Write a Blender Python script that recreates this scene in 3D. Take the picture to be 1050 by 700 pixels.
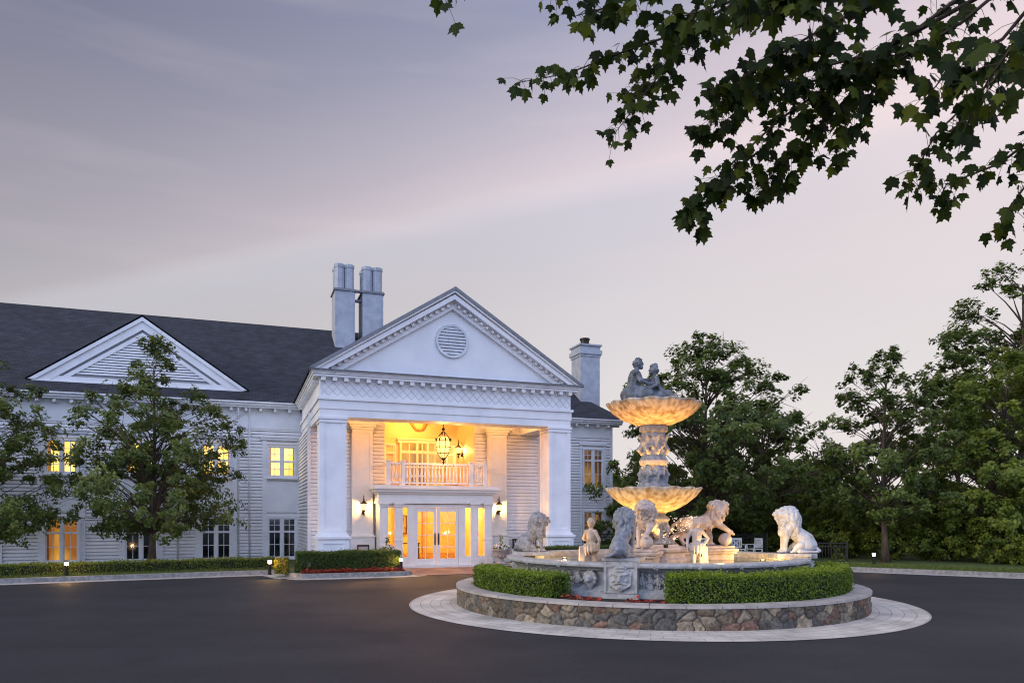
import bpy, bmesh, math, random
import numpy as np
from mathutils import Vector, Matrix
R = math.radians
random.seed(7)
for o in list(bpy.data.objects):
    bpy.data.objects.remove(o)
S = bpy.context.scene
COL = S.collection

# ------------------------------------------------------------------ camera
cam = bpy.data.cameras.new('camera')
camo = bpy.data.objects.new('camera', cam)
COL.objects.link(camo)
camo.location = (0, 0, 2.05)
camo.rotation_euler = (R(90), 0, 0)
cam.sensor_width = 36
cam.lens = 760 / 1050 * 36
cam.shift_y = (530 - 350) / 1050
cam.clip_start = .05
cam.clip_end = 3000
cam.dof.use_dof = True
cam.dof.focus_distance = 19
cam.dof.aperture_fstop = 9.0
S.camera = camo
# ------------------------------------------------------------------ exposure
S.view_settings.view_transform = 'Standard'
S.view_settings.look = 'None'
S.view_settings.exposure = 0.25
S.view_settings.gamma = 1
S.cycles.use_denoising = True
S.cycles.filter_width = 1.1
S.cycles.max_bounces = 7
S.cycles.transparent_max_bounces = 10
S.cycles.sample_clamp_indirect = 4
S.cycles.caustics_reflective = False
S.cycles.caustics_refractive = False

# ------------------------------------------------------------------ world: dusk sky
W = bpy.data.worlds.new('World')
S.world = W
W.use_nodes = True
SUN_DIR = Vector((-.88, -.33, .36)).normalized()     # low soft fill sun, added from the left to brighten the trees


def build_world():
    nt = W.node_tree
    N, L = nt.nodes, nt.links
    N.clear()
    out = N.new('ShaderNodeOutputWorld')
    tc = N.new('ShaderNodeTexCoord')
    sep = N.new('ShaderNodeSeparateXYZ')
    L.new(tc.outputs['Generated'], sep.inputs[0])

    def m(op, a, b=None, c=None, clamp=False):
        n = N.new('ShaderNodeMath')
        n.operation = op
        n.use_clamp = clamp
        for i, s in enumerate((a, b, c)):
            if s is None:
                continue
            if isinstance(s, (int, float)):
                n.inputs[i].default_value = s
            else:
                L.new(s, n.inputs[i])
        return n.outputs[0]

    def mix(f, a, b, bt='MIX'):
        n = N.new('ShaderNodeMix')
        n.data_type = 'RGBA'
        n.blend_type = bt
        if isinstance(f, (int, float)):
            n.inputs[0].default_value = f
        else:
            L.new(f, n.inputs[0])
        for i, s in ((6, a), (7, b)):
            if isinstance(s, tuple):
                n.inputs[i].default_value = (*s, 1)
            else:
                L.new(s, n.inputs[i])
        return n.outputs[2]

    def ramp(f, stops):
        n = N.new('ShaderNodeValToRGB')
        e = n.color_ramp.elements
        while len(e) < len(stops):
            e.new(.5)
        for k, (p, c) in zip(e, stops):
            k.position = p
            k.color = (*c, 1)
        L.new(f, n.inputs[0])
        return n.outputs[0]
    x, y, z = sep.outputs
    noi = N.new('ShaderNodeTexNoise')
    noi.inputs['Scale'].default_value = 2.2
    noi.inputs['Detail'].default_value = 6
    mp = N.new('ShaderNodeMapping')
    mp.inputs['Scale'].default_value = (1, 1, 3.2)
    mp.inputs['Rotation'].default_value = (0, R(-11), 0)
    L.new(tc.outputs['Generated'], mp.inputs[0])
    L.new(mp.outputs[0], noi.inputs['Vector'])
    nz = m('SUBTRACT', noi.outputs[0], .5)
    zz = m('ADD', z, m('MULTIPLY', nz, .05))
    zz = m('SUBTRACT', zz, m('MULTIPLY', x, .10))
    base = ramp(zz, [(0, (.65, .595, .58)), (.13, (.61, .57, .568)), (.27, (.545, .515, .535)),
                     (.40, (.455, .425, .49)), (.56, (.265, .275, .385)), (1, (.28, .32, .46))])
    # darker to the left, lighter and pinker to the right
    gx = m('ADD', 1.0, m('MULTIPLY', x, m('ADD', .18, m('MULTIPLY', z, 1.15))))
    gx = m('MAXIMUM', gx, .45)
    gx = m('MINIMUM', gx, 1.06)
    c1 = mix(1.0, base, base)
    vm = N.new('ShaderNodeVectorMath')
    vm.operation = 'SCALE'
    L.new(c1, vm.inputs[0])
    L.new(gx, vm.inputs['Scale'])
    # the thin veil of cloud whose lower edge crosses the sky
    s = m('SUBTRACT', z, m('ADD', m('MULTIPLY', x, .21), m('MULTIPLY', y, .430)))
    s = m('ADD', s, m('MULTIPLY', nz, .045))
    veil = ramp(m('ADD', m('MULTIPLY', s, 2.0), .5, clamp=True),
                [(.44, (0, 0, 0)), (.52, (1, 1, 1)), (.62, (.5, .5, .5)), (.85, (.0, .0, .0))])
    fade = m('MULTIPLY', m('ADD', x, .55, clamp=True), 1.3, clamp=True)
    vf = m('MULTIPLY', m('MULTIPLY', veil, fade), .36)
    low = ramp(m('ADD', m('MULTIPLY', s, 2.0), .5, clamp=True), [(.28, (0, 0, 0)), (.44, (1, 1, 1)), (.49, (1, 1, 1)), (.53, (0, 0, 0))])
    c1b = mix(m('MULTIPLY', low, .25), vm.outputs[0], (.60, .62, .68))
    n3 = N.new('ShaderNodeTexNoise')
    n3.inputs['Scale'].default_value = 3.5
    n3.inputs['Detail'].default_value = 7
    mp3 = N.new('ShaderNodeMapping')
    mp3.inputs['Rotation'].default_value = (0, R(-12), 0)
    mp3.inputs['Scale'].default_value = (.8, .8, 6)
    L.new(tc.outputs['Generated'], mp3.inputs[0])
    L.new(mp3.outputs[0], n3.inputs['Vector'])
    st = m('MULTIPLY', m('SUBTRACT', n3.outputs[0], .50), 1.4, clamp=True)
    c1c = mix(m('MULTIPLY', st, m('MULTIPLY', z, .75, clamp=True)), c1b, (.82, .66, .66))
    c2 = mix(vf, c1c, (.95, .75, .72))
    # pink patch to the upper right
    pk = m('MULTIPLY', m('SUBTRACT', x, .12), 2.6, clamp=True)
    pz = m('MULTIPLY', m('SUBTRACT', z, .20), 4.0, clamp=True)
    c2 = mix(m('MULTIPLY', m('MULTIPLY', pk, pz), .55), c2, (.84, .68, .67))
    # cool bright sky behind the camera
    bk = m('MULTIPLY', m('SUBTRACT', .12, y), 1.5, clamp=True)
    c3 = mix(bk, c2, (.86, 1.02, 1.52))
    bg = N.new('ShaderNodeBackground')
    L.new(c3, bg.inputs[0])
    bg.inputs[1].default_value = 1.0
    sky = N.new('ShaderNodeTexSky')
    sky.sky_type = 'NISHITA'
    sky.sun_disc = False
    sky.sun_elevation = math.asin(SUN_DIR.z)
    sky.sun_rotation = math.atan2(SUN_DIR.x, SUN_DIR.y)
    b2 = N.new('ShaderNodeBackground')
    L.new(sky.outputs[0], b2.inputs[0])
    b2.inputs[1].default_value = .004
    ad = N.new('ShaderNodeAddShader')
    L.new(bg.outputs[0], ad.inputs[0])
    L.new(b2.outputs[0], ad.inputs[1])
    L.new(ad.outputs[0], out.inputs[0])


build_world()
sl = bpy.data.lights.new('fill_sun', 'SUN')
sl.energy = 1.5
sl.angle = R(32)
sl.color = (1, .84, .60)
so = bpy.data.objects.new('fill_sun', sl)
COL.objects.link(so)
so.rotation_euler = SUN_DIR.to_track_quat('Z', 'Y').to_euler()

H = 2.05


def at(px, py, z=0.0):
    """a point of the ground plane (metres) that was read off the photograph"""
    d = 760 * (H - z) / (py - 530)
    return Vector(((px - 525) / 760 * d, d, z))


# ------------------------------------------------------------------ materials
MATS = {}


def P(name, col, rough=.6, col2=None, scale=4, bump=0, bscale=30, metal=0, spec=.4, detail=6, stretch=(1, 1, 1), lo=.35, hi=.65):
    m = bpy.data.materials.new(name)
    m.use_nodes = True
    nt = m.node_tree
    N, L = nt.nodes, nt.links
    b = N['Principled BSDF']
    b.inputs['Roughness'].default_value = rough
    b.inputs['Metallic'].default_value = metal
    b.inputs['Specular IOR Level'].default_value = spec
    tc = N.new('ShaderNodeTexCoord')
    mp = N.new('ShaderNodeMapping')
    mp.inputs['Scale'].default_value = stretch
    L.new(tc.outputs['Object'], mp.inputs[0])
    if col2 is None:
        col2 = tuple(c * .82 for c in col)
    n = N.new('ShaderNodeTexNoise')
    n.inputs['Scale'].default_value = scale
    n.inputs['Detail'].default_value = detail
    L.new(mp.outputs[0], n.inputs['Vector'])
    r = N.new('ShaderNodeValToRGB')
    r.color_ramp.elements[0].position = lo
    r.color_ramp.elements[0].color = (*col2, 1)
    r.color_ramp.elements[1].position = hi
    r.color_ramp.elements[1].color = (*col, 1)
    L.new(n.outputs[0], r.inputs[0])
    L.new(r.outputs[0], b.inputs['Base Color'])
    if bump:
        n2 = N.new('ShaderNodeTexNoise')
        n2.inputs['Scale'].default_value = bscale
        n2.inputs['Detail'].default_value = 5
        L.new(mp.outputs[0], n2.inputs['Vector'])
        bp = N.new('ShaderNodeBump')
        bp.inputs['Strength'].default_value = bump
        bp.inputs['Distance'].default_value = .02
        L.new(n2.outputs[0], bp.inputs['Height'])
        L.new(bp.outputs[0], b.inputs['Normal'])
    MATS[name] = m
    return m


def emit(name, c1, c2, strength, scale=3, lo=.35, hi=.65, stretch=(1, 1, 1)):
    m = bpy.data.materials.new(name)
    m.use_nodes = True
    nt = m.node_tree
    N, L = nt.nodes, nt.links
    b = N['Principled BSDF']
    b.inputs['Base Color'].default_value = (.02, .02, .02, 1)
    b.inputs['Roughness'].default_value = .08
    tc = N.new('ShaderNodeTexCoord')
    mp = N.new('ShaderNodeMapping')
    mp.inputs['Scale'].default_value = stretch
    L.new(tc.outputs['Object'], mp.inputs[0])
    n = N.new('ShaderNodeTexNoise')
    n.inputs['Scale'].default_value = scale
    n.inputs['Detail'].default_value = 3
    L.new(mp.outputs[0], n.inputs['Vector'])
    r = N.new('ShaderNodeValToRGB')
    r.color_ramp.elements[0].position = lo
    r.color_ramp.elements[0].color = (*c1, 1)
    r.color_ramp.elements[1].position = hi
    r.color_ramp.elements[1].color = (*c2, 1)
    L.new(n.outputs[0], r.inputs[0])
    L.new(r.outputs[0], b.inputs['Emission Color'])
    b.inputs['Emission Strength'].default_value = strength
    MATS[name] = m
    return m


def clear_glass(name, tint=(1, 1, 1), fac=.08):
    m = bpy.data.materials.new(name)
    m.use_nodes = True
    nt = m.node_tree
    N, L = nt.nodes, nt.links
    N.remove(N['Principled BSDF'])
    t = N.new('ShaderNodeBsdfTransparent')
    t.inputs[0].default_value = (*tint, 1)
    g = N.new('ShaderNodeBsdfGlossy')
    g.inputs['Roughness'].default_value = .03
    mx = N.new('ShaderNodeMixShader')
    mx.inputs[0].default_value = fac
    L.new(t.outputs[0], mx.inputs[1])
    L.new(g.outputs[0], mx.inputs[2])
    L.new(mx.outputs[0], N['Material Output'].inputs[0])
    MATS[name] = m
    return m


def lamp_glass(name, col, strength):
    m = bpy.data.materials.new(name)
    m.use_nodes = True
    nt = m.node_tree
    N, L = nt.nodes, nt.links
    N.remove(N['Principled BSDF'])
    t = N.new('ShaderNodeBsdfTransparent')
    g = N.new('ShaderNodeEmission')
    g.inputs[0].default_value = (*col, 1)
    g.inputs[1].default_value = strength
    mx = N.new('ShaderNodeMixShader')
    mx.inputs[0].default_value = .6
    L.new(t.outputs[0], mx.inputs[1])
    L.new(g.outputs[0], mx.inputs[2])
    L.new(mx.outputs[0], N['Material Output'].inputs[0])
    MATS[name] = m
    return m


def leaf_mat(name, stops, trans=.3, rough=.5):
    m = bpy.data.materials.new(name)
    m.use_nodes = True
    nt = m.node_tree
    N, L = nt.nodes, nt.links
    b = N['Principled BSDF']
    b.inputs['Roughness'].default_value = rough
    b.inputs['Specular IOR Level'].default_value = .35
    a = N.new('ShaderNodeAttribute')
    a.attribute_name = 'rnd'
    r = N.new('ShaderNodeValToRGB')
    e = r.color_ramp.elements
    while len(e) < len(stops):
        e.new(.5)
    for k, (p, c) in zip(e, stops):
        k.position = p
        k.color = (*c, 1)
    L.new(a.outputs['Fac'], r.inputs[0])
    L.new(r.outputs[0], b.inputs['Base Color'])
    tr = N.new('ShaderNodeBsdfTranslucent')
    L.new(r.outputs[0], tr.inputs[0])
    mx = N.new('ShaderNodeMixShader')
    mx.inputs[0].default_value = trans
    L.new(b.outputs[0], mx.inputs[1])
    L.new(tr.outputs[0], mx.inputs[2])
    L.new(mx.outputs[0], N['Material Output'].inputs[0])
    MATS[name] = m
    return m


def pattern_mat(name, kind, c1, c2, mortar, uv=True, scale=1, bw=.5, rh=.25, ms=.02, rough=.8, bump=.5, rot=0, noise=.3):
    """brick-laid surfaces (shingles, pavers) on the UV map of the mesh"""
    m = bpy.data.materials.new(name)
    m.use_nodes = True
    nt = m.node_tree
    N, L = nt.nodes, nt.links
    b = N['Principled BSDF']
    b.inputs['Roughness'].default_value = rough
    tc = N.new('ShaderNodeTexCoord')
    mp = N.new('ShaderNodeMapping')
    mp.inputs['Rotation'].default_value = (0, 0, rot)
    L.new(tc.outputs['UV' if uv else 'Object'], mp.inputs[0])
    br = N.new('ShaderNodeTexBrick')
    br.inputs['Color1'].default_value = (*c1, 1)
    br.inputs['Color2'].default_value = (*c2, 1)
    br.inputs['Mortar'].default_value = (*mortar, 1)
    br.inputs['Scale'].default_value = scale
    br.inputs['Brick Width'].default_value = bw
    br.inputs['Row Height'].default_value = rh
    br.inputs['Mortar Size'].default_value = ms
    br.inputs['Bias'].default_value = 0
    L.new(mp.outputs[0], br.inputs['Vector'])
    n = N.new('ShaderNodeTexNoise')
    n.inputs['Scale'].default_value = 1.3
    n.inputs['Detail'].default_value = 8
    L.new(tc.outputs['Object'], n.inputs['Vector'])
    r = N.new('ShaderNodeMapRange')
    r.inputs[1].default_value = .3
    r.inputs[2].default_value = .7
    r.inputs[3].default_value = 1 - noise
    r.inputs[4].default_value = 1 + noise
    L.new(n.outputs[0], r.inputs[0])
    vm = N.new('ShaderNodeVectorMath')
    vm.operation = 'SCALE'
    L.new(br.outputs['Color'], vm.inputs[0])
    L.new(r.outputs[0], vm.inputs['Scale'])
    L.new(vm.outputs[0], b.inputs['Base Color'])
    bp = N.new('ShaderNodeBump')
    bp.inputs['Strength'].default_value = bump
    bp.inputs['Distance'].default_value = .02
    bp.invert = True
    L.new(br.outputs['Fac'], bp.inputs['Height'])
    L.new(bp.outputs[0], b.inputs['Normal'])
    MATS[name] = m
    return m


def asphalt_material():
    m = bpy.data.materials.new('asphalt')
    m.use_nodes = True
    nt = m.node_tree
    N, L = nt.nodes, nt.links
    b = N['Principled BSDF']
    b.inputs['Specular IOR Level'].default_value = .35
    tc = N.new('ShaderNodeTexCoord')

    def noise(scale, detail=6, stretch=None, src=None):
        n = N.new('ShaderNodeTexNoise')
        n.inputs['Scale'].default_value = scale
        n.inputs['Detail'].default_value = detail
        if stretch:
            mp = N.new('ShaderNodeMapping')
            mp.inputs['Scale'].default_value = stretch
            mp.inputs['Rotation'].default_value = (0, 0, R(24))
            L.new(tc.outputs['Object'], mp.inputs[0])
            L.new(mp.outputs[0], n.inputs['Vector'])
        else:
            L.new(tc.outputs['Object'], n.inputs['Vector'])
        return n.outputs[0]

    def ma(op, a, b_=None, c=None, clamp=False):
        n = N.new('ShaderNodeMath')
        n.operation = op
        n.use_clamp = clamp
        for i, q in enumerate((a, b_, c)):
            if q is None:
                continue
            if isinstance(q, (int, float)):
                n.inputs[i].default_value = q
            else:
                L.new(q, n.inputs[i])
        return n.outputs[0]
    big = noise(.35, 5)
    lane = noise(.9, 4, (.12, 1.2, 1))
    fine = noise(22, 4)
    grit = noise(190, 2)
    # oil stains: sparse dark blots
    blot = ma('MULTIPLY', ma('SUBTRACT', noise(.8, 7), .60), 9, clamp=True)
    v = ma('MULTIPLY_ADD', ma('SUBTRACT', big, .5), .9, 1.0)
    v = ma('MULTIPLY', v, ma('MULTIPLY_ADD', ma('SUBTRACT', lane, .5), .8, 1.0))
    v = ma('MULTIPLY', v, ma('MULTIPLY_ADD', ma('SUBTRACT', fine, .5), 2.0, 1.0))
    v = ma('MULTIPLY', v, ma('MULTIPLY_ADD', ma('SUBTRACT', grit, .5), 1.2, 1.0))
    v = ma('MULTIPLY', v, ma('MULTIPLY_ADD', blot, -.28, 1.0))
    # hairline cracks
    vo = N.new('ShaderNodeTexVoronoi')
    vo.feature = 'DISTANCE_TO_EDGE'
    vo.inputs['Scale'].default_value = .22
    wn = N.new('ShaderNodeTexNoise')
    wn.inputs['Scale'].default_value = 1.6
    wn.inputs['Detail'].default_value = 6
    L.new(tc.outputs['Object'], wn.inputs['Vector'])
    va = N.new('ShaderNodeVectorMath')
    va.operation = 'MULTIPLY_ADD'
    va.inputs[1].default_value = (1.3, 1.3, 0)
    L.new(wn.outputs['Color'], va.inputs[0])
    L.new(tc.outputs['Object'], va.inputs[2])
    L.new(va.outputs[0], vo.inputs['Vector'])
    mask = ma('MULTIPLY', ma('SUBTRACT', noise(.25, 2), .50), 8, clamp=True)
    cr = ma('MULTIPLY', ma('SUBTRACT', 1.0, ma('MULTIPLY', vo.outputs['Distance'], 260, clamp=True)), mask)
    v = ma('MULTIPLY', v, ma('MULTIPLY_ADD', cr, -.45, 1.0))
    vm = N.new('ShaderNodeVectorMath')
    vm.operation = 'SCALE'
    vm.inputs[0].default_value = (.0190, .0208, .0262)
    L.new(v, vm.inputs['Scale'])
    L.new(vm.outputs[0], b.inputs['Base Color'])
    L.new(ma('MULTIPLY_ADD', big, -.35, .88), b.inputs['Roughness'])
    bp = N.new('ShaderNodeBump')
    bp.inputs['Strength'].default_value = .6
    bp.inputs['Distance'].default_value = .012
    L.new(ma('ADD', grit, fine), bp.inputs['Height'])
    L.new(bp.outputs[0], b.inputs['Normal'])
    return m


white = P('white_paint', (.80, .81, .83), .45, (.70, .71, .74), scale=1.5, detail=8)
siding_m = P('clapboard_paint', (.79, .785, .785), .5, (.66, .655, .65), scale=1.1, stretch=(1.6, 1.6, .35), bump=.1, bscale=14, lo=.25, hi=.6, detail=9)
cream = P('porch_paint', (.80, .78, .74), .5, (.74, .72, .68), scale=2)
shingle = pattern_mat('roof_shingles', 'brick', (.014, .017, .026), (.032, .036, .050), (.007, .008, .012), bw=.32, rh=.15, ms=.012, rough=.85, bump=.6, noise=.35)
metal_d = P('dark_bronze', (.03, .025, .02), .45, metal=.6)
metal_g = P('grey_flashing', (.20, .21, .23), .5, metal=.3)
black = P('black_paint', (.012, .012, .013), .4)
glass_dark = P('dark_window_glass', (.012, .014, .018), .06, (.006, .006, .008), scale=1.2, spec=.8)
win_yellow = emit('lit_room_yellow', (1, .46, .04), (1, .74, .20), 1.7, scale=1.1)
win_amber = emit('lit_room_amber', (.30, .10, .012), (.85, .42, .06), .85, scale=1.0, lo=.38, hi=.62, stretch=(1, 1, .45))
win_dim = emit('lit_room_dim', (.10, .045, .010), (.55, .27, .05), .75, scale=1.1, lo=.42, hi=.68, stretch=(1.6, 1, .6))
glass_c = clear_glass('clear_glass', fac=.07)
glass_w = clear_glass('window_glass', fac=.06)
curtain_m = leaf_mat('curtain_cloth', [(0, (.62, .46, .26)), (1, (.70, .55, .34))], .65, .8)
lobby_m = P('lobby_plaster', (.80, .62, .30), .7)
lobby_f = P('lobby_floor', (.45, .30, .14), .25)
wood = P('dark_wood', (.06, .03, .018), .4, (.03, .015, .01), scale=8, stretch=(1, 1, .2))
gold = P('gilded_plaster', (.40, .26, .08), .4, (.25, .15, .05), scale=9)
lamp_w = lamp_glass('lamp_glass_warm', (1, .58, .13), 3.2)
lamp_b = lamp_glass('lamp_glass_bollard', (1, .72, .40), 14)
marble = P('weathered_marble', (.40, .395, .395), .65, (.24, .24, .245), scale=9, bump=.5, bscale=26, lo=.3, hi=.6)
marble_w = P('pale_marble', (.54, .53, .525), .6, (.33, .325, .33), scale=5, bump=.3, bscale=24, lo=.28, hi=.55)
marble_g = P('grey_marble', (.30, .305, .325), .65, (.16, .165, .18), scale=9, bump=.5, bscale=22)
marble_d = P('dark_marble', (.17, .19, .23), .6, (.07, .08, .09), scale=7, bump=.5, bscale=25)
marble_p = P('rosy_marble', (.58, .49, .43), .6, (.36, .28, .24), scale=5, bump=.4, bscale=24)
bowl_m = P('stained_marble', (.58, .50, .40), .6, (.24, .16, .09), scale=5, bump=.6, bscale=18, stretch=(1.6, 1.6, .45), lo=.36, hi=.62)
asphalt = asphalt_material()
concrete = P('pale_concrete', (.42, .40, .38), .8, (.28, .27, .26), scale=2.5, bump=.3, bscale=60)
granite = P('granite_kerb', (.30, .29, .28), .8, (.17, .165, .16), scale=9, bump=.5, bscale=40)
soil = P('mulch', (.045, .028, .02), .95, (.02, .013, .01), scale=14, bump=1, bscale=40)
earth = P('earth', (.05, .06, .025), .95, (.03, .035, .018), scale=1.5, bump=.5, bscale=10)
lawn_m = P('lawn_turf', (.09, .13, .03), .9, (.05, .075, .02), scale=3, bump=.8, bscale=60)
bark = P('bark', (.10, .075, .055), .9, (.045, .034, .027), scale=8, bump=1, bscale=20, stretch=(1, 1, .25))
twig_m = P('hedge_twigs', (.020, .028, .010), .95, (.010, .014, .006), scale=10)
water_m = P('basin_water', (.03, .045, .05), .05, spec=.6, bump=.4, bscale=9)
foam_m = P('white_water', (.85, .88, .92), .3, (.75, .78, .82))
terra = P('stone_urn', (.52, .44, .38), .7, (.36, .29, .25), scale=6, bump=.4, bscale=20)
petal_w = leaf_mat('white_petals', [(0, (.7, .68, .66)), (1, (.85, .83, .82))], .2)
petal_r = leaf_mat('red_petals', [(0, (.10, .015, .01)), (.5, (.30, .03, .02)), (.9, (.45, .06, .03)), (1, (.06, .10, .02))], .2)
chair_m = P('white_chair_paint', (.8, .8, .8), .5)
brick_p = pattern_mat('brick_walk', 'brick', (.30, .17, .13), (.22, .12, .10), (.16, .13, .12), bw=.22, rh=.11, ms=.008, bump=.4)
tile_p = pattern_mat('ring_pavers', 'brick', (.56, .52, .46), (.46, .425, .375), (.30, .275, .245), bw=.42, rh=.235, ms=.010, bump=.4, noise=.25)
lf_tree = leaf_mat('leaves_tree', [(0, (0.033, 0.054, 0.013)), (.35, (0.079, 0.121, 0.025)), (.7, (0.151, 0.199, 0.040)), (1, (0.241, 0.273, 0.063))], .45)
lf_left = leaf_mat('leaves_lawn_tree', [(0, (0.041, 0.062, 0.015)), (.35, (0.097, 0.137, 0.030)), (.7, (0.182, 0.220, 0.049)), (1, (0.278, 0.297, 0.076))], .45)
lf_light = leaf_mat('leaves_light', [(0, (0.054, 0.085, 0.014)), (.35, (0.127, 0.184, 0.026)), (.7, (0.223, 0.271, 0.040)), (1, (0.338, 0.350, 0.062))], .45)
lf_shrub = leaf_mat('leaves_shrub', [(0, (0.043, 0.068, 0.012)), (.4, (0.122, 0.175, 0.024)), (.75, (0.228, 0.270, 0.038)), (1, (0.394, 0.378, 0.057))], .45)
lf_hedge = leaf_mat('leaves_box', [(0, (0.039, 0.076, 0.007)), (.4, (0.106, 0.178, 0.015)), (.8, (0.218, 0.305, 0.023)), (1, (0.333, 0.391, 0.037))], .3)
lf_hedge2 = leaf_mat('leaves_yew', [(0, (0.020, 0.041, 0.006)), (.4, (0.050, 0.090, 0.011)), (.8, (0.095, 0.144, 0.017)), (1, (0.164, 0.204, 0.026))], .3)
lf_gold = leaf_mat('leaves_gold', [(0, (.12, .11, .01)), (1, (.34, .30, .03))], .3)
lf_maple = leaf_mat('leaves_maple', [(0, (0.012, 0.024, 0.002)), (.5, (0.027, 0.051, 0.004)), (.85, (0.056, 0.083, 0.006)), (1, (0.122, 0.155, 0.010))], .5, .7)
grass_lm = leaf_mat('grass_blades', [(0, (.05, .085, .015)), (1, (.15, .19, .04))], .3)


def stone_material():
    m = bpy.data.materials.new('fieldstone')
    m.use_nodes = True
    nt = m.node_tree
    N, L = nt.nodes, nt.links
    b = N['Principled BSDF']
    b.inputs['Roughness'].default_value = .75
    tc = N.new('ShaderNodeTexCoord')
    at_ = N.new('ShaderNodeAttribute')
    at_.attribute_name = 'rnd'
    r = N.new('ShaderNodeValToRGB')
    r.color_ramp.interpolation = 'CONSTANT'
    st = [(0, (0.076, 0.071, 0.062)), (.12, (0.162, 0.137, 0.100)), (.24, (0.092, 0.069, 0.046)), (.36, (0.205, 0.162, 0.112)), (.46, (0.130, 0.073, 0.048)),
          (.56, (0.108, 0.098, 0.084)), (.66, (0.140, 0.103, 0.068)), (.76, (0.259, 0.206, 0.140)), (.84, (0.070, 0.059, 0.046)), (.92, (0.173, 0.098, 0.068))]
    e = r.color_ramp.elements
    while len(e) < len(st):
        e.new(.5)
    for k, (p, c) in zip(e, st):
        k.position = p
        k.color = (*c, 1)
    L.new(at_.outputs['Fac'], r.inputs[0])
    n2 = N.new('ShaderNodeTexNoise')
    n2.inputs['Scale'].default_value = 14
    n2.inputs['Detail'].default_value = 9
    L.new(tc.outputs['Object'], n2.inputs['Vector'])
    mr = N.new('ShaderNodeMapRange')
    mr.inputs[1].default_value = .3
    mr.inputs[2].default_value = .7
    mr.inputs[3].default_value = .45
    mr.inputs[4].default_value = 1.6
    L.new(n2.outputs[0], mr.inputs[0])
    vs = N.new('ShaderNodeVectorMath')
    vs.operation = 'SCALE'
    L.new(r.outputs[0], vs.inputs[0])
    L.new(mr.outputs[0], vs.inputs['Scale'])
    ed = N.new('ShaderNodeAttribute')
    ed.attribute_name = 'edge'
    er = N.new('ShaderNodeMapRange')
    er.inputs[1].default_value = .1
    er.inputs[2].default_value = .35
    L.new(ed.outputs['Fac'], er.inputs[0])
    mx = N.new('ShaderNodeMix')
    mx.data_type = 'RGBA'
    L.new(er.outputs[0], mx.inputs[0])
    mx.inputs[6].default_value = (.055, .05, .045, 1)
    L.new(vs.outputs[0], mx.inputs[7])
    L.new(mx.outputs[2], b.inputs['Base Color'])
    bp = N.new('ShaderNodeBump')
    bp.inputs['Strength'].default_value = .8
    bp.inputs['Distance'].default_value = .03
    L.new(n2.outputs[0], bp.inputs['Height'])
    L.new(bp.outputs[0], b.inputs['Normal'])
    return m


fieldstone = stone_material()


# ------------------------------------------------------------------ object helpers
def tag(o, label=None, cat=None, group=None, kind=None):
    if label:
        o['label'] = label
    if cat:
        o['category'] = cat
    if group:
        o['group'] = group
    if kind:
        o['kind'] = kind
    return o


def thing(name, label, cat, loc=(0, 0, 0), rz=0, group=None):
    o = bpy.data.objects.new(name, None)
    o.empty_display_size = .2
    COL.objects.link(o)
    o.location = loc
    o.rotation_euler = (0, 0, rz)
    return tag(o, label, cat, group)


def copy_tree(o, parent=None):
    c = o.copy()
    COL.objects.link(c)
    c.parent = parent
    for ch in list(o.children):
        copy_tree(ch, c)
    return c


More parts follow.
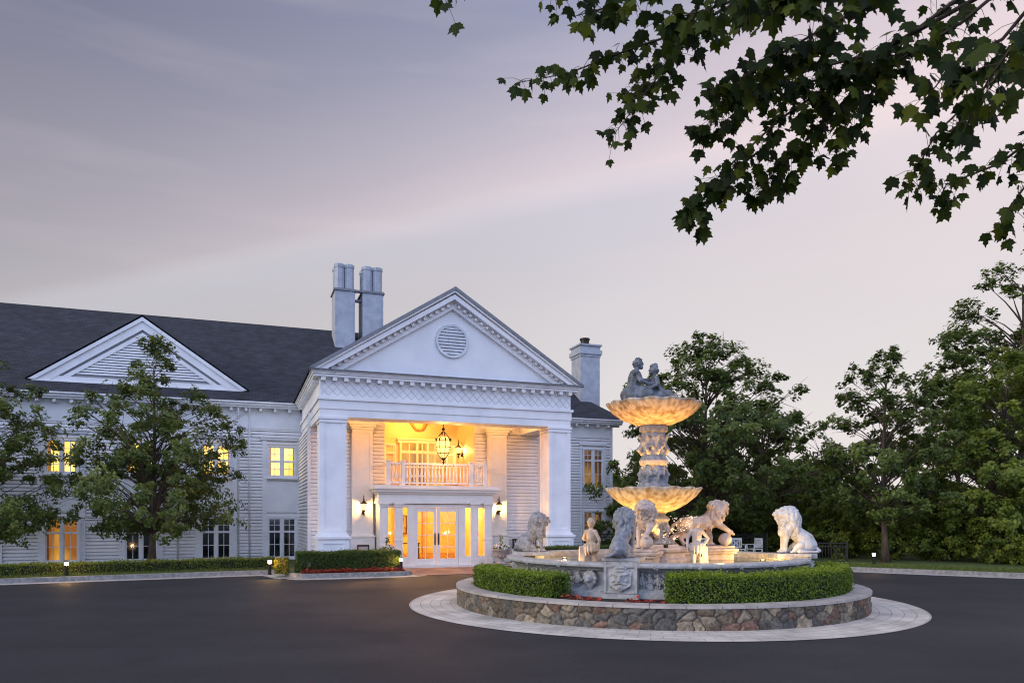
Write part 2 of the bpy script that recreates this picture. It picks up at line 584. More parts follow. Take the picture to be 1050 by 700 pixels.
class MB:
    def __init__(s):
        s.v, s.f, s.uv = [], [], {}

    def box(s, x0, x1, y0, y1, z0, z1):
        b = len(s.v)
        s.v += [(x0, y0, z0), (x1, y0, z0), (x1, y1, z0), (x0, y1, z0), (x0, y0, z1), (x1, y0, z1), (x1, y1, z1), (x0, y1, z1)]
        s.f += [tuple(b + i for i in q) for q in ((0, 3, 2, 1), (4, 5, 6, 7), (0, 1, 5, 4), (1, 2, 6, 5), (2, 3, 7, 6), (3, 0, 4, 7))]
        return s

    def poly(s, pts, uv=None):
        b = len(s.v)
        s.v += [tuple(p) for p in pts]
        s.f.append(tuple(range(b, b + len(pts))))
        if uv:
            s.uv[len(s.f) - 1] = uv
        return s

    def prism(s, pts, d):
        """closed 3-D polygon pts swept by vector d"""
        d = Vector(d)
        n = len(pts)
        b = len(s.v)
        s.v += [tuple(p) for p in pts] + [tuple(Vector(p) + d) for p in pts]
        s.f.append(tuple(range(b + n - 1, b - 1, -1)))
        s.f.append(tuple(range(b + n, b + 2 * n)))
        for i in range(n):
            j = (i + 1) % n
            s.f.append((b + i, b + j, b + n + j, b + n + i))
        return s

    def lathe(s, prof, n=32, c=(0, 0), a0=0, a1=2 * math.pi, wob=None):
        full = abs(a1 - a0 - 2 * math.pi) < 1e-6
        k = n if full else n + 1
        b = len(s.v)
        for i in range(k):
            a = a0 + (a1 - a0) * i / n
            for j, (r, z) in enumerate(prof):
                rr, zz = (r, z) if wob is None else wob(a, r, z, j)
                s.v.append((c[0] + rr * math.cos(a), c[1] + rr * math.sin(a), zz))
        m = len(prof)
        for i in range(n):
            i2 = (i + 1) % k
            for j in range(m - 1):
                s.f.append((b + i * m + j, b + i2 * m + j, b + i2 * m + j + 1, b + i * m + j + 1))
        return s

    def tube(s, pts, rads, n=7, cap=True):
        pts = [Vector(p) for p in pts]
        if isinstance(rads, (int, float)):
            rads = [rads] * len(pts)
        b = len(s.v)
        up = Vector((0, 0, 1))
        prev = None
        for i, p in enumerate(pts):
            t = (pts[min(i + 1, len(pts) - 1)] - pts[max(i - 1, 0)]).normalized()
            if prev is None:
                a = t.cross(up if abs(t.z) < .9 else Vector((1, 0, 0))).normalized()
            else:
                a = (prev - t * prev.dot(t)).normalized()
            prev = a
            c = t.cross(a)
            for k in range(n):
                an = 2 * math.pi * k / n
                s.v.append(tuple(p + (a * math.cos(an) + c * math.sin(an)) * rads[i]))
        for i in range(len(pts) - 1):
            for k in range(n):
                k2 = (k + 1) % n
                s.f.append((b + i * n + k, b + i * n + k2, b + (i + 1) * n + k2, b + (i + 1) * n + k))
        if cap:
            s.f.append(tuple(b + k for k in range(n - 1, -1, -1)))
            e = b + (len(pts) - 1) * n
            s.f.append(tuple(e + k for k in range(n)))
        return s

    def ball(s, c, r, n=10, m=7, rot=None):
        b = len(s.v)
        r = (r, r, r) if isinstance(r, (int, float)) else r
        c = Vector(c)
        for j in range(1, m):
            th = math.pi * j / m
            for i in range(n):
                ph = 2 * math.pi * i / n
                p = Vector((r[0] * math.sin(th) * math.cos(ph), r[1] * math.sin(th) * math.sin(ph), r[2] * math.cos(th)))
                if rot is not None:
                    p = rot @ p
                s.v.append(tuple(c + p))
        t = Vector((0, 0, r[2]))
        if rot is not None:
            t = rot @ t
        s.v.append(tuple(c + t))
        s.v.append(tuple(c - t))
        T, B = len(s.v) - 2, len(s.v) - 1
        for j in range(m - 2):
            for i in range(n):
                i2 = (i + 1) % n
                s.f.append((b + j * n + i, b + (j + 1) * n + i, b + (j + 1) * n + i2, b + j * n + i2))
        for i in range(n):
            i2 = (i + 1) % n
            s.f.append((T, b + i, b + i2))
            s.f.append((B, b + (m - 2) * n + i2, b + (m - 2) * n + i))
        return s

    def limb(s, p0, r0, p1, r1, k=None):
        p0, p1 = Vector(p0), Vector(p1)
        d = (p1 - p0).length
        k = k or max(2, int(d / (min(r0, r1) * .55)) + 1)
        for i in range(k + 1):
            t = i / k
            s.ball(p0.lerp(p1, t), r0 + (r1 - r0) * t, 9, 6)
        return s

    def chain(s, pts):
        for (a, ra), (b, rb) in zip(pts, pts[1:]):
            s.limb(a, ra, b, rb)
        return s

    def mesh(s, name, mat=None, smooth=False, bevel=0):
        me = bpy.data.meshes.new(name)
        me.from_pydata(s.v, [], s.f)
        if s.uv:
            ul = me.uv_layers.new(name='UVMap')
            for fi, uvs in s.uv.items():
                for li, c in zip(me.polygons[fi].loop_indices, uvs):
                    ul.data[li].uv = c
        if bevel:
            bm = bmesh.new()
            bm.from_mesh(me)
            bmesh.ops.remove_doubles(bm, verts=bm.verts, dist=1e-5)
            bmesh.ops.bevel(bm, geom=bm.edges[:], offset=bevel, segments=1, affect='EDGES', clamp_overlap=True)
            bm.to_mesh(me)
            bm.free()
        if mat:
            me.materials.append(mat)
        if smooth:
            me.polygons.foreach_set('use_smooth', [True] * len(me.polygons))
        me.update()
        return me

    def build(s, name, mat, parent=None, smooth=False, bevel=0):
        o = bpy.data.objects.new(name, s.mesh(name, mat, smooth, bevel))
        COL.objects.link(o)
        o.parent = parent
        return o

    def sculpt(s, name, mat, parent=None, voxel=.016, it=2):
        me = s.mesh(name)
        o = bpy.data.objects.new(name, me)
        COL.objects.link(o)
        m = o.modifiers.new('r', 'REMESH')
        m.mode = 'VOXEL'
        m.voxel_size = voxel
        if it:
            q = o.modifiers.new('s', 'SMOOTH')
            q.iterations = it
            q.factor = .5
        bpy.context.view_layer.update()
        dg = bpy.context.evaluated_depsgraph_get()
        nm = bpy.data.meshes.new_from_object(o.evaluated_get(dg))
        o.modifiers.clear()
        o.data = nm
        nm.name = name
        nm.materials.clear()
        nm.materials.append(mat)
        nm.polygons.foreach_set('use_smooth', [True] * len(nm.polygons))
        o.parent = parent
        return o


def np_mesh(name, verts, nper, mat, rnd=None, parent=None):
    """many separate n-gons: verts (N*nper,3)"""
    verts = np.asarray(verts, dtype=np.float32)
    n = len(verts) // nper
    me = bpy.data.meshes.new(name)
    me.vertices.add(len(verts))
    me.vertices.foreach_set('co', verts.ravel())
    me.loops.add(n * nper)
    me.loops.foreach_set('vertex_index', np.arange(n * nper, dtype=np.int32))
    me.polygons.add(n)
    me.polygons.foreach_set('loop_start', np.arange(0, n * nper, nper, dtype=np.int32))
    me.polygons.foreach_set('loop_total', np.full(n, nper, dtype=np.int32))
    me.update(calc_edges=True)
    if rnd is not None:
        at_ = me.attributes.new('rnd', 'FLOAT', 'POINT')
        at_.data.foreach_set('value', np.repeat(np.asarray(rnd, dtype=np.float32), nper))
    me.materials.append(mat)
    o = bpy.data.objects.new(name, me)
    COL.objects.link(o)
    o.parent = parent
    return o


def unit(a):
    return a / np.maximum(np.linalg.norm(a, axis=1, keepdims=True), 1e-6)


def leaf_quads(rng, pos, nrm, size, wid=.55):
    """diamond leaves at pos, blade normals nrm"""
    n = len(pos)
    t = unit(np.cross(nrm, rng.normal(size=(n, 3))))
    b = np.cross(nrm, t)
    s = size[:, None]
    v = np.empty((n, 4, 3))
    v[:, 0] = pos - t * s * .5
    v[:, 1] = pos + b * s * wid * .5 + nrm * s * .08
    v[:, 2] = pos + t * s * .5
    v[:, 3] = pos - b * s * wid * .5 + nrm * s * .08
    return v.reshape(-1, 3)


def lamp(name, kind, loc, power, col, parent=None, rad=.05, spot=None, aim=None, blend=.5):
    l = bpy.data.lights.new(name, kind)
    l.energy = power
    l.color = col
    l.shadow_soft_size = rad
    o = bpy.data.objects.new(name, l)
    COL.objects.link(o)
    o.location = loc
    o.parent = parent
    if kind == 'SPOT':
        l.spot_size = spot
        l.spot_blend = blend
        o.rotation_euler = Vector(aim).to_track_quat('-Z', 'Y').to_euler()
    return o

# ------------------------------------------------------------------ the place: frames of reference
AL = R(20.2)
BO = Vector((-2.2408, 28.0485, 0))            # middle of the portico front, on the ground
BU = Vector((math.cos(AL), math.sin(AL), 0))
BV = Vector((-math.sin(AL), math.cos(AL), 0))


def LW(u, v, z=0.0):
    return BO + BU * u + BV * v + Vector((0, 0, z))


FC = Vector((3.45, 18.07, 0))                 # fountain centre


def FP(th, r, z=0.0):
    """point round the fountain; th = angle in degrees from 'towards the drive', positive to the right"""
    a = R(th)
    return Vector((FC.x + r * math.sin(a), FC.y - r * math.cos(a), z))


def sheet(name, pts, mat, z, kind='structure', uv=False):
    mb = MB()
    mb.poly([(p[0], p[1], z) for p in pts], [(p[0], p[1]) for p in pts] if uv else None)
    o = mb.build(name, mat)
    return tag(o, kind=kind)


# ------------------------------------------------------------------ ground
KL = [Vector(p) for p in ((-60, -1.4, 0), (-30, 15.1, 0), (-15.83, 23.0, 0), (-9.5, 26.45, 0), (-8.55, 26.75, 0), (-7.95, 26.2, 0), (-7.45, 25.3, 0), (-7.0, 24.95, 0))]
KL += [LW(-5.6, -1.32), LW(-4, -1.36), LW(-2.3, -1.32), LW(-1.98, -1.15), LW(-1.9, -.8)]
KR = [LW(1.9, -.8), LW(1.98, -1.15), LW(2.3, -1.32), LW(4, -1.36), LW(6.4, -1.3), LW(8.2, -.5), Vector((7.6, 32.0, 0)), Vector((10, 30.6, 0)), Vector((12.86, 28.5, 0)), Vector((17.36, 25.3, 0)), Vector((30, 16.2, 0)), Vector((60, -5, 0))]


def smooth_line(pts, it=2):
    for _ in range(it):
        q = [pts[0]]
        for a, b in zip(pts, pts[1:]):
            q += [a.lerp(b, .25), a.lerp(b, .75)]
        q.append(pts[-1])
        pts = q
    return pts


KLs, KRs = smooth_line(KL), smooth_line(KR)
sheet('ground', [(-900, -300, 0), (900, -300, 0), (900, 1500, 0), (-900, 1500, 0)], earth, -.02)
sheet('driveway', [(-60, -60, 0)] + [(60, -60, 0)] + KRs[::-1] + [LW(1.9, 0), LW(-1.9, 0)] + KLs[::-1], asphalt, 0)
LL = sheet('lawn', KLs + [LW(-1.9, 2.0), LW(-2.5, 2.0), LW(-2.5, 3.45), LW(-5, 3.45), LW(-5, 8.3), LW(-40, 8.3), (-90, 40, 0)], lawn_m, .12)
LR = sheet('lawn', [(90, 30, 0), (60, 120, 0)] + [LW(11.3, 30), LW(11.3, 8.3), LW(5, 8.3), LW(5, 3.45), LW(2.5, 3.45), LW(2.5, 2.0), LW(1.9, 2.0)] + KRs, lawn_m, .12)


def offset(line, d):
    out = []
    for i, p in enumerate(line):
        t = (line[min(i + 1, len(line) - 1)] - line[max(i - 1, 0)]).normalized()
        out.append(p + Vector((t.y, -t.x, 0)) * d)
    return out


def kerb(line):
    a, b = line, offset(line, .16)           # b lies on the drive side
    mb = MB()
    for i in range(len(a) - 1):
        for (p, q, z0, z1) in ((b, b, 0, .14), ):
            mb.poly([(*b[i].xy, 0), (*b[i + 1].xy, 0), (*b[i + 1].xy, .15), (*b[i].xy, .15)])
        mb.poly([(*b[i].xy, .15), (*b[i + 1].xy, .15), (*a[i + 1].xy, .155), (*a[i].xy, .155)])
        mb.poly([(*a[i].xy, .155), (*a[i + 1].xy, .155), (*a[i + 1].xy, 0), (*a[i].xy, 0)])
    tag(mb.build('kerb', granite), kind='structure')
    c = offset(line, .75)
    mb = MB()
    for i in range(len(a) - 1):
        mb.poly([(*c[i].xy, .005), (*c[i + 1].xy, .005), (*b[i + 1].xy, .005), (*b[i].xy, .005)])
    tag(mb.build('gutter', concrete), kind='structure')


kerb(KLs)
kerb(KRs)
mb = MB()
q = [LW(-1.72, -1.5), LW(1.72, -1.5), LW(1.72, 2.38), LW(-1.72, 2.38)]
mb.poly([(*p.xy, .012) for p in q], [(-1.7, -1.5), (1.7, -1.5), (1.7, 2.4), (-1.7, 2.4)])
q = [LW(-2.4, .2), LW(-1.72, .2), LW(-1.72, 2.38), LW(-2.4, 2.38)]
tag(mb.build('walkway', brick_p), kind='structure')
mb = MB()
for s in (-1, 1):
    mb.box(*sorted((s * 1.74, s * 3.4)), .75, 2.36, .0, .135)
o = mb.build('pavement', concrete)
o.location = BO
o.rotation_euler = (0, 0, AL)
tag(o, kind='structure')

# ------------------------------------------------------------------ the mansion
MAN = thing('mansion', 'large white clapboard mansion with a columned portico, dark shingled roof and lit windows', 'building', BO, AL)


def part(mb, name, mat, parent=MAN, **k):
    return mb.build(name, mat, parent, **k)


def each_box(mb, name, mat, parent=MAN, nv=8):
    """the boxes collected in mb as parts of their own"""
    for i in range(0, len(mb.v), nv):
        b = MB()
        b.v = mb.v[i:i + nv]
        b.f = [tuple(q - i for q in f) for f in mb.f if i <= f[0] < i + nv]
        part(b, name, mat, parent)



crs = random.Random(99)


def clap(mb, a, b, z0, z1, holes=(), row=.15, lip=.032, gap=.028):
    """clapboards from a to b (plan points, outside on the right hand), holes = (s0,s1,z0,z1)"""
    a, b = Vector((*a, 0)), Vector((*b, 0))
    t = (b - a)
    Ln = t.length
    t.normalize()
    n = Vector((t.y, -t.x, 0))
    k = max(1, round((z1 - z0) / row))
    h = (z1 - z0) / k
    for i in range(k):
        za, zb = z0 + i * h, z0 + (i + 1) * h
        cuts = [(0, Ln)]
        for (s0, s1, h0, h1) in holes:
            if h0 < (za + zb) / 2 < h1:
                nc = []
                for (c0, c1) in cuts:
                    if s1 <= c0 or s0 >= c1:
                        nc.append((c0, c1))
                    else:
                        if s0 > c0:
                            nc.append((c0, s0))
                        if s1 < c1:
                            nc.append((s1, c1))
                cuts = nc
        jc = []
        for (c0, c1) in cuts:                       # boards butt end to end every few metres
            x = c0
            while c1 - x > 4.2:
                w = crs.uniform(1.8, 3.6)
                jc.append((x, x + w - .006))
                x += w
            jc.append((x, c1))
        for (c0, c1) in jc:
            p, q = a + t * c0, a + t * c1
            lo, up, ins = n * (lip + crs.uniform(-.004, .004)), n * .008, n * -.09
            Z = Vector((0, 0, 1))
            zt = zb - gap + crs.uniform(-.003, .003)
            mb.poly([p + lo + Z * za, q + lo + Z * za, q + up + Z * zt, p + up + Z * zt])
            mb.poly([p + lo + Z * za, p + ins + Z * za, q + ins + Z * za, q + lo + Z * za])
            mb.poly([p + up + Z * zt, q + up + Z * zt, q + ins + Z * zt, p + ins + Z * zt])
            mb.poly([p + ins + Z * zt, q + ins + Z * zt, q + ins + Z * zb, p + ins + Z * zb])


WV = 8.4                # plane of the wing's front wall
UPC = [-20.45, -17.5, -14.52, -11.55, -8.55, -5.75]        # window bays of the left wing
holes_up = [(u + 26 - .64, u + 26 + .64, 3.84, 5.32) for u in UPC]
holes_lo = [(u + 26 - .66, u + 26 + .66, .16, 2.06) for u in UPC]
mb = MB()
clap(mb, (-26, WV), (-4.86, WV), 0, 6.86, holes_up + holes_lo)
part(mb, 'wing_wall', siding_m)
mb = MB()
RWC = 10.05
clap(mb, (5.0, WV), (11.17, WV), 0, 6.86, [(RWC - 5 - .62, RWC - 5 + .62, 3.52, 5.7), (RWC - 5 - .60, RWC - 5 + .60, .85, 2.42)])
clap(mb, (11.17, WV), (11.17, 24.4), 0, 6.86)
clap(mb, (11.17, 24.4), (-26, 24.4), 0, 6.86)
clap(mb, (-26, 24.4), (-26, WV), 0, 6.86)
part(mb, 'wing_wall', siding_m)
mb = MB()
clap(mb, (-5.0, WV), (-5.0, 3.5), 0, 5.66)
part(mb, 'side_wall', siding_m)
mb = MB()
clap(mb, (5.0, 3.5), (5.0, WV), 0, 5.66)
part(mb, 'side_wall', siding_m)
mb = MB()
clap(mb, (-5.0, 3.5), (-1.95, 3.5), 0, 5.66, [(3.05 - .4, 3.06, 0, 3.3)], lip=.02, gap=.014)
part(mb, 'porch_wall', siding_m)
mb = MB()
clap(mb, (1.95, 3.5), (5.0, 3.5), 0, 5.66, [(-.01, .4, 0, 3.3)], lip=.02, gap=.014)
part(mb, 'porch_wall', siding_m)
# corner boards, frieze boards
mb = MB()
for u, v in ((-5.03, 3.44), (4.90, 3.44)):
    mb.box(u, u + .13, v, v + .13, 0, 5.66)
mb.box(11.08, 11.21, WV - .05, WV + .08, 0, 6.86)
mb.box(-26, -4.86, WV - .05, WV - .003, 6.05, 6.86)
mb.box(5.03, 11.08, WV - .05, WV - .003, 6.25, 6.86)
mb.box(-5.0, -1.95, 3.42, 3.497, 5.66, 6.3)
mb.box(1.95, 5.0, 3.42, 3.497, 5.66, 6.3)
mb.box(-1.95, 1.95, 3.44, 3.62, 6.06, 6.3)
each_box(mb, 'trim_board', white)
# vertical bay panels on the wing
mb = MB()
for u in UPC:
    mb.box(u - .86, u - .66, WV - .055, WV - .003, .0, 5.55)
    mb.box(u + .66, u + .86, WV - .055, WV - .003, .0, 5.55)
    mb.box(u - .658, u + .658, WV - .045, WV - .003, 2.30, 3.62)
    mb.box(u - .95, u + .95, WV - .10, WV - .003, 5.56, 5.66)
    mb.box(u - 1.0, u + 1.0, WV - .15, WV - .003, 5.662, 5.72)
each_box(mb, 'bay_panel', white)
mb = MB()
mb.box(RWC - .8, RWC + .8, WV - .09, WV - .003, 5.86, 5.98)
mb.box(RWC - .75, RWC - .64, WV - .05, WV - .003, .1, 5.85)
mb.box(RWC + .64, RWC + .75, WV - .05, WV - .003, .1, 5.85)
each_box(mb, 'bay_panel', white)


def window(uc, z0, z1, w, v, mat, rows, transom=None, parent=MAN, twin=True, dep=.07, cols=2, room=False):
    """rows: list of heights (fractions from the bottom) of horizontal bars; transom the heavier one"""
    mb = MB()
    h = w / 2
    f = .07
    mb.box(uc - h - f, uc - h, v - dep, v + .06, z0 - f, z1 + f)
    mb.box(uc + h, uc + h + f, v - dep, v + .06, z0 - f, z1 + f)
    mb.box(uc - h, uc + h, v - dep, v + .06, z1, z1 + f)
    mb.box(uc - h, uc + h, v - dep, v + .06, z0 - f, z0)
    g = .16                                    # blocking round the frame inside the wall
    mb.box(uc - h - g, uc - h - .002, v + .12, v + .15, z0 - g, z1 + g)
    mb.box(uc + h + .002, uc + h + g, v + .12, v + .15, z0 - g, z1 + g)
    mb.box(uc - h - .002, uc + h + .002, v + .121, v + .149, z1 + .002, z1 + g)
    mb.box(uc - h - .002, uc + h + .002, v + .121, v + .149, z0 - g, z0 - .002)
    s = .045                                   # sash frames
    halves = ((uc - h, uc - .05), (uc + .05, uc + h)) if twin else ((uc - h, uc + h),)
    if twin:
        mb.box(uc - .05, uc + .05, v - dep + .012, v + .05, z0, z1)
    zt = [z0] + ([z0 + (z1 - z0) * transom] if transom else []) + [z1]
    if transom:
        for a, b in halves:
            mb.box(a, b, v - dep + .014, v + .05, zt[1] - .045, zt[1] + .045)
    for a, b in halves:
        mb.box(a, a + s, v - .03, v + .035, z0, z1)
        mb.box(b - s, b, v - .03, v + .035, z0, z1)
        mb.box(a + s, b - s, v - .028, v + .035, z0, z0 + s)
        mb.box(a + s, b - s, v - .028, v + .035, z1 - s, z1)
        for c in range(1, cols):
            x = a + (b - a) * c / cols
            mb.box(x - .013, x + .013, v - .02, v + .03, z0 + s, z1 - s)
        for r in rows:
            z = z0 + (z1 - z0) * r
            mb.box(a + s, b - s, v - .018, v + .028, z - .013, z + .013)
    fr = part(mb, 'window', white, parent)
    mb = MB()
    mb.poly([(uc - h, v + .012, z0), (uc + h, v + .012, z0), (uc + h, v + .012, z1), (uc - h, v + .012, z1)])
    deep = room and mat is not glass_dark
    part(mb, 'pane', glass_w if deep else mat, fr)
    if deep:
        y1 = v + .55
        mb = MB()
        mb.poly([(uc - h - .5, y1, z0 - .4), (uc + h + .5, y1, z0 - .4), (uc + h + .5, y1, z1 + .3), (uc - h - .5, y1, z1 + .3)])
        part(mb, 'lit_room', mat, fr)
        for sd in (-1, 1):
            mb = MB()
            w_ = crs.uniform(.08, .15) * w
            k_ = 14
            x0_ = uc + sd * (h + .02)
            for i_ in range(k_):
                xa, xb = x0_ - sd * w_ * i_ / k_, x0_ - sd * w_ * (i_ + 1) / k_
                ya, yb = v + .14 + .03 * math.sin(i_ * 1.9), v + .14 + .03 * math.sin((i_ + 1) * 1.9)
                mb.poly([(xa, ya, z0 - .05), (xb, yb, z0 - .05), (xb, yb, z1 + .05), (xa, ya, z1 + .05)])
            part(mb, 'curtain', curtain_m, fr)
    mb = MB()
    mb.box(uc - h - .12, uc + h + .12, v - .14, v - .003, z0 - f - .06, z0 - f - .003)
    part(mb, 'sill', white, fr)
    return fr


for i, u in enumerate(UPC):
    window(u, 3.92, 5.25, 1.14, WV - .02, win_yellow, (.25, .75), .5, room=True)
    lit = i in (1, 2)
    window(u, .22, 2.0, 1.18, WV - .02, win_amber if lit else glass_dark, (.33, .83), .66, room=True)
window(RWC, 3.6, 5.62, 1.1, WV - .02, win_dim, (.36, .86), .72, room=True)
window(RWC, .93, 2.35, 1.1, WV - .02, win_dim, (.5,), None, room=True)

# cornices of the wings
def wing_cornice(u0, u1):
    mb = MB()
    mb.box(u0, u1, WV - .09, WV - .003, 6.862, 6.95)
    mb.box(u0, u1, WV - .42, WV - .003, 6.952, 7.03)
    mb.box(u0, u1, WV - .50, WV - .003, 7.032, 7.14)
    mb.box(u0, u1, WV - .60, WV - .30, 7.142, 7.20)
    c = part(mb, 'cornice', white)
    k = int((u1 - u0) / .62)
    for i in range(k):
        u = u0 + .3 + i * .62
        b = MB().box(u - .055, u + .055, WV - .36, WV - .003, 6.80, 6.948)
        part(b, 'bracket', white, c)


wing_cornice(-26.2, -4.95)
wing_cornice(4.95, 11.6)
for u in (-7.15, -7.62, -10.1):
    mb = MB().tube([(u, WV - .33, 6.95), (u, WV - .12, 6.6), (u, WV - .09, 6.2), (u, WV - .09, .15)], .04, 8)
    part(mb, 'downspout', white, smooth=True)


# roofs (UV = metres along, metres up the slope)
def roof_poly(mb, pts, e0, e1):
    e0, e1 = Vector(e0), Vector(e1)
    ex = (e1 - e0).normalized()
    nrm = Vector((0, 0, 0))
    P3 = [Vector(p) for p in pts]
    for i in range(1, len(P3) - 1):
        nrm += (P3[i] - P3[0]).cross(P3[i + 1] - P3[0])
    nrm.normalize()
    ey = nrm.cross(ex)
    mb.poly(P3, [((p - e0).dot(ex), (p - e0).dot(ey)) for p in P3])


EV, RV, RZ, EZ = WV - .6, 16.4, 12.75, 7.21
mb = MB()
roof_poly(mb, [(-26.4, EV, EZ), (11.75, EV, EZ), (6.0, RV, RZ), (-26.4, RV, RZ)], (-26.4, EV, EZ), (11.75, EV, EZ))
roof_poly(mb, [(11.75, EV, EZ), (11.75, 25, EZ), (6.0, RV, RZ)], (11.75, EV, EZ), (11.75, 25, EZ))
roof_poly(mb, [(11.75, 25, EZ), (-26.4, 25, EZ), (-26.4, RV, RZ), (6.0, RV, RZ)], (11.75, 25, EZ), (-26.4, 25, EZ))
wroof = part(mb, 'roof', shingle)
mb = MB()
mb.poly([(-26, WV, 6.9), (-26, RV, RZ - .3), (-26, 24.4, 6.9)])
part(mb, 'gable_wall', siding_m)
SL = (RZ - EZ) / (RV - EV)


def wing_roof_z(v):
    return EZ + SL * (v - EV)


# the louvred gable on the left wing
GV = 8.75
g0, g1, gz0, ga = -15.80, -7.25, 7.72, Vector((-11.5, GV, 10.66))
gm = (g0 + g1) / 2
ga.x = gm
mb = MB()
inn = []
def tri(mb, x0, x1, z0, za, v):
    mb.poly([(x0, v, z0), (x1, v, z0), ((x0 + x1) / 2, v, za)])
tri(mb, g0 + .3, g1 - .3, gz0 - .25, ga.z - .15, GV)
dg_ = part(mb, 'dormer', P('louvre_backing', (.30, .31, .33), .8))
mb = MB()
hb = (g1 - g0) / 2
rise = ga.z - gz0
sl = rise / hb
nl = Vector((-rise, 0, hb)).normalized()
def raking(mb, x_mid, z_base, hw, rise, v0, v1, th, inset=0):
    """two raking boards of a gable: th = board depth measured square to the slope"""
    L_ = math.hypot(hw, rise)
    dz = th * L_ / hw
    for s in (-1, 1):
        top0, top1 = (x_mid + s * hw, z_base), (x_mid, z_base + rise)
        xi = x_mid + s * (hw - dz * hw / rise)
        pts = [(top0[0], v0, top0[1]), (top1[0], v0, top1[1]), (x_mid, v0, z_base + rise - dz), (xi, v0, z_base)]
        if s > 0:
            pts = pts[::-1]
        mb.prism(pts, (0, v1 - v0, 0))
raking(mb, gm, gz0 + .06, hb, rise, GV - .18, GV + .25, .14)
raking(mb, gm, gz0 + .061, hb - .24, rise - .17, GV - .10, GV + .2, .30)
raking(mb, gm, gz0 + .062, hb - .95, rise - .67, GV - .075, GV + .2, .16)
mb.box(g0 + .12, g1 - .12, GV - .14, GV + .2, gz0 - .20, gz0 + .058)
mb.box(g0 + .8, g1 - .8, GV - .08, GV + .1, gz0 + .06, gz0 + .26)
part(mb, 'gable_trim', white, dg_)
mb = MB()
z = gz0 + .40
while z < ga.z - 1.0:
    w = (ga.z - .80 - z) / sl
    if w > .05:
        mb.prism([(gm - w, GV - .055, z), (gm - w, GV - .01, z + .075), (gm - w, GV - .002, z + .060), (gm - w, GV - .047, z - .012)], (2 * w, 0, 0))
    z += .115
part(mb, 'louvre', white, dg_)
mb = MB()
vb = GV + .22
for s in (-1, 1):
    e = gm + s * (hb + .1)
    z0_, z1_ = gz0 + .07, ga.z + .14
    pts = [(e, GV - .22, z0_), (gm, GV - .22, z1_), (gm, EV + (z1_ - EZ) / SL, z1_), (e, max(GV, EV + (z0_ - EZ) / SL), z0_)]
    if s > 0:
        pts = pts[::-1]
    roof_poly(mb, pts, pts[1], pts[2])
part(mb, 'dormer_roof', shingle, dg_)

# ---------------- portico
PW = 4.89
for s in (-1, 1):
    x0, x1 = sorted((s * PW, s * (PW - .93)))
    mb = MB()
    mb.box(x0 + .02, x1 - .02, .02, .91, 1.45, 5.62)
    for (a, b) in ((x0, x0 + .15), (x1 - .15, x1)):      # panel stiles on the front
        mb.box(a, b, -.006, .10, 1.60, 5.42)
    mb.box(x0, x1, -.006, .10, 1.45, 1.60)
    mb.box(x0, x1, -.006, .10, 5.42, 5.60)
    for (a, b) in ((.10, .24), (.78, .93)):
        mb.box(x0 - .004, x0 + .08, a, b, 1.45, 5.6)
        mb.box(x1 - .08, x1 + .004, a, b, 1.45, 5.6)
    col = part(mb, 'column', white)
    mb = MB()
    mb.box(x0 - .09, x1 + .09, -.09, 1.02, 0, 1.27)
    mb.box(x0 - .13, x1 + .13, -.13, 1.06, 0, .22)
    mb.box(x0 - .15, x1 + .15, -.15, 1.08, 1.272, 1.36)
    mb.box(x0 - .07, x1 + .07, -.07, 1.0, 1.362, 1.42)
    mb.box(x0 - .03, x1 + .03, -.03, .96, 1.422, 1.455)
    mb.box(x0 + .06, x1 - .06, -.115, -.08, .40, .46)
    mb.box(x0 + .06, x1 - .06, -.115, -.08, 1.10, 1.16)
    mb.box(x0 + .06, x0 + .12, -.114, -.08, .462, 1.098)
    mb.box(x1 - .12, x1 - .06, -.114, -.08, .462, 1.098)
    part(mb, 'plinth', white, col)
    mb = MB()
    mb.box(x0 - .03, x1 + .03, -.03, .96, 5.44, 5.50)
    mb.box(x0 - .05, x1 + .05, -.05, .98, 5.56, 5.648)
    part(mb, 'capital', white, col)

# entablature: front and two sides
def ring_box(mb, o, z0, z1, th=.5, back=WV):
    """U-shaped course round the portico, o = overhang beyond the column faces"""
    a = PW + o
    mb.box(-a, a, -o, -o + th + o, z0, z1)
    mb.box(-a, -a + th + o, -o + th + o + .0005, back - .054, z0, z1)
    mb.box(a - th - o, a, -o + th + o + .0005, back - .054, z0, z1)


mb = MB()
ring_box(mb, 0, 5.65, 5.92, .9)
ring_box(mb, .03, 5.922, 6.24, .9)
ring_box(mb, .09, 6.242, 6.34, .9)
ring_box(mb, .0, 6.342, 6.98, .8)
ring_box(mb, .06, 6.982, 7.03, .8)
ent = part(mb, 'entablature', white)
mb = MB()
ring_box(mb, .23, 7.032, 7.12, .9)
ring_box(mb, .28, 7.122, 7.19, .9)
ring_box(mb, .33, 7.192, 7.24, .9)
corn = part(mb, 'cornice', white)
lead = P('weathered_cornice_top', (.33, .34, .37), .6)
k = 25
for i in range(k):
    u = -PW + .1 + (2 * PW - .2) * i / (k - 1)
    part(MB().box(u - .075, u + .075, -.21, -.002, 6.90, 7.028), 'modillion', white, corn)
for s in (-1,):
    for i in range(18):
        v = .5 + i * .41
        part(MB().box(s * PW - .21, s * PW - .002, v - .075, v + .075, 6.90, 7.028), 'modillion', white, corn)
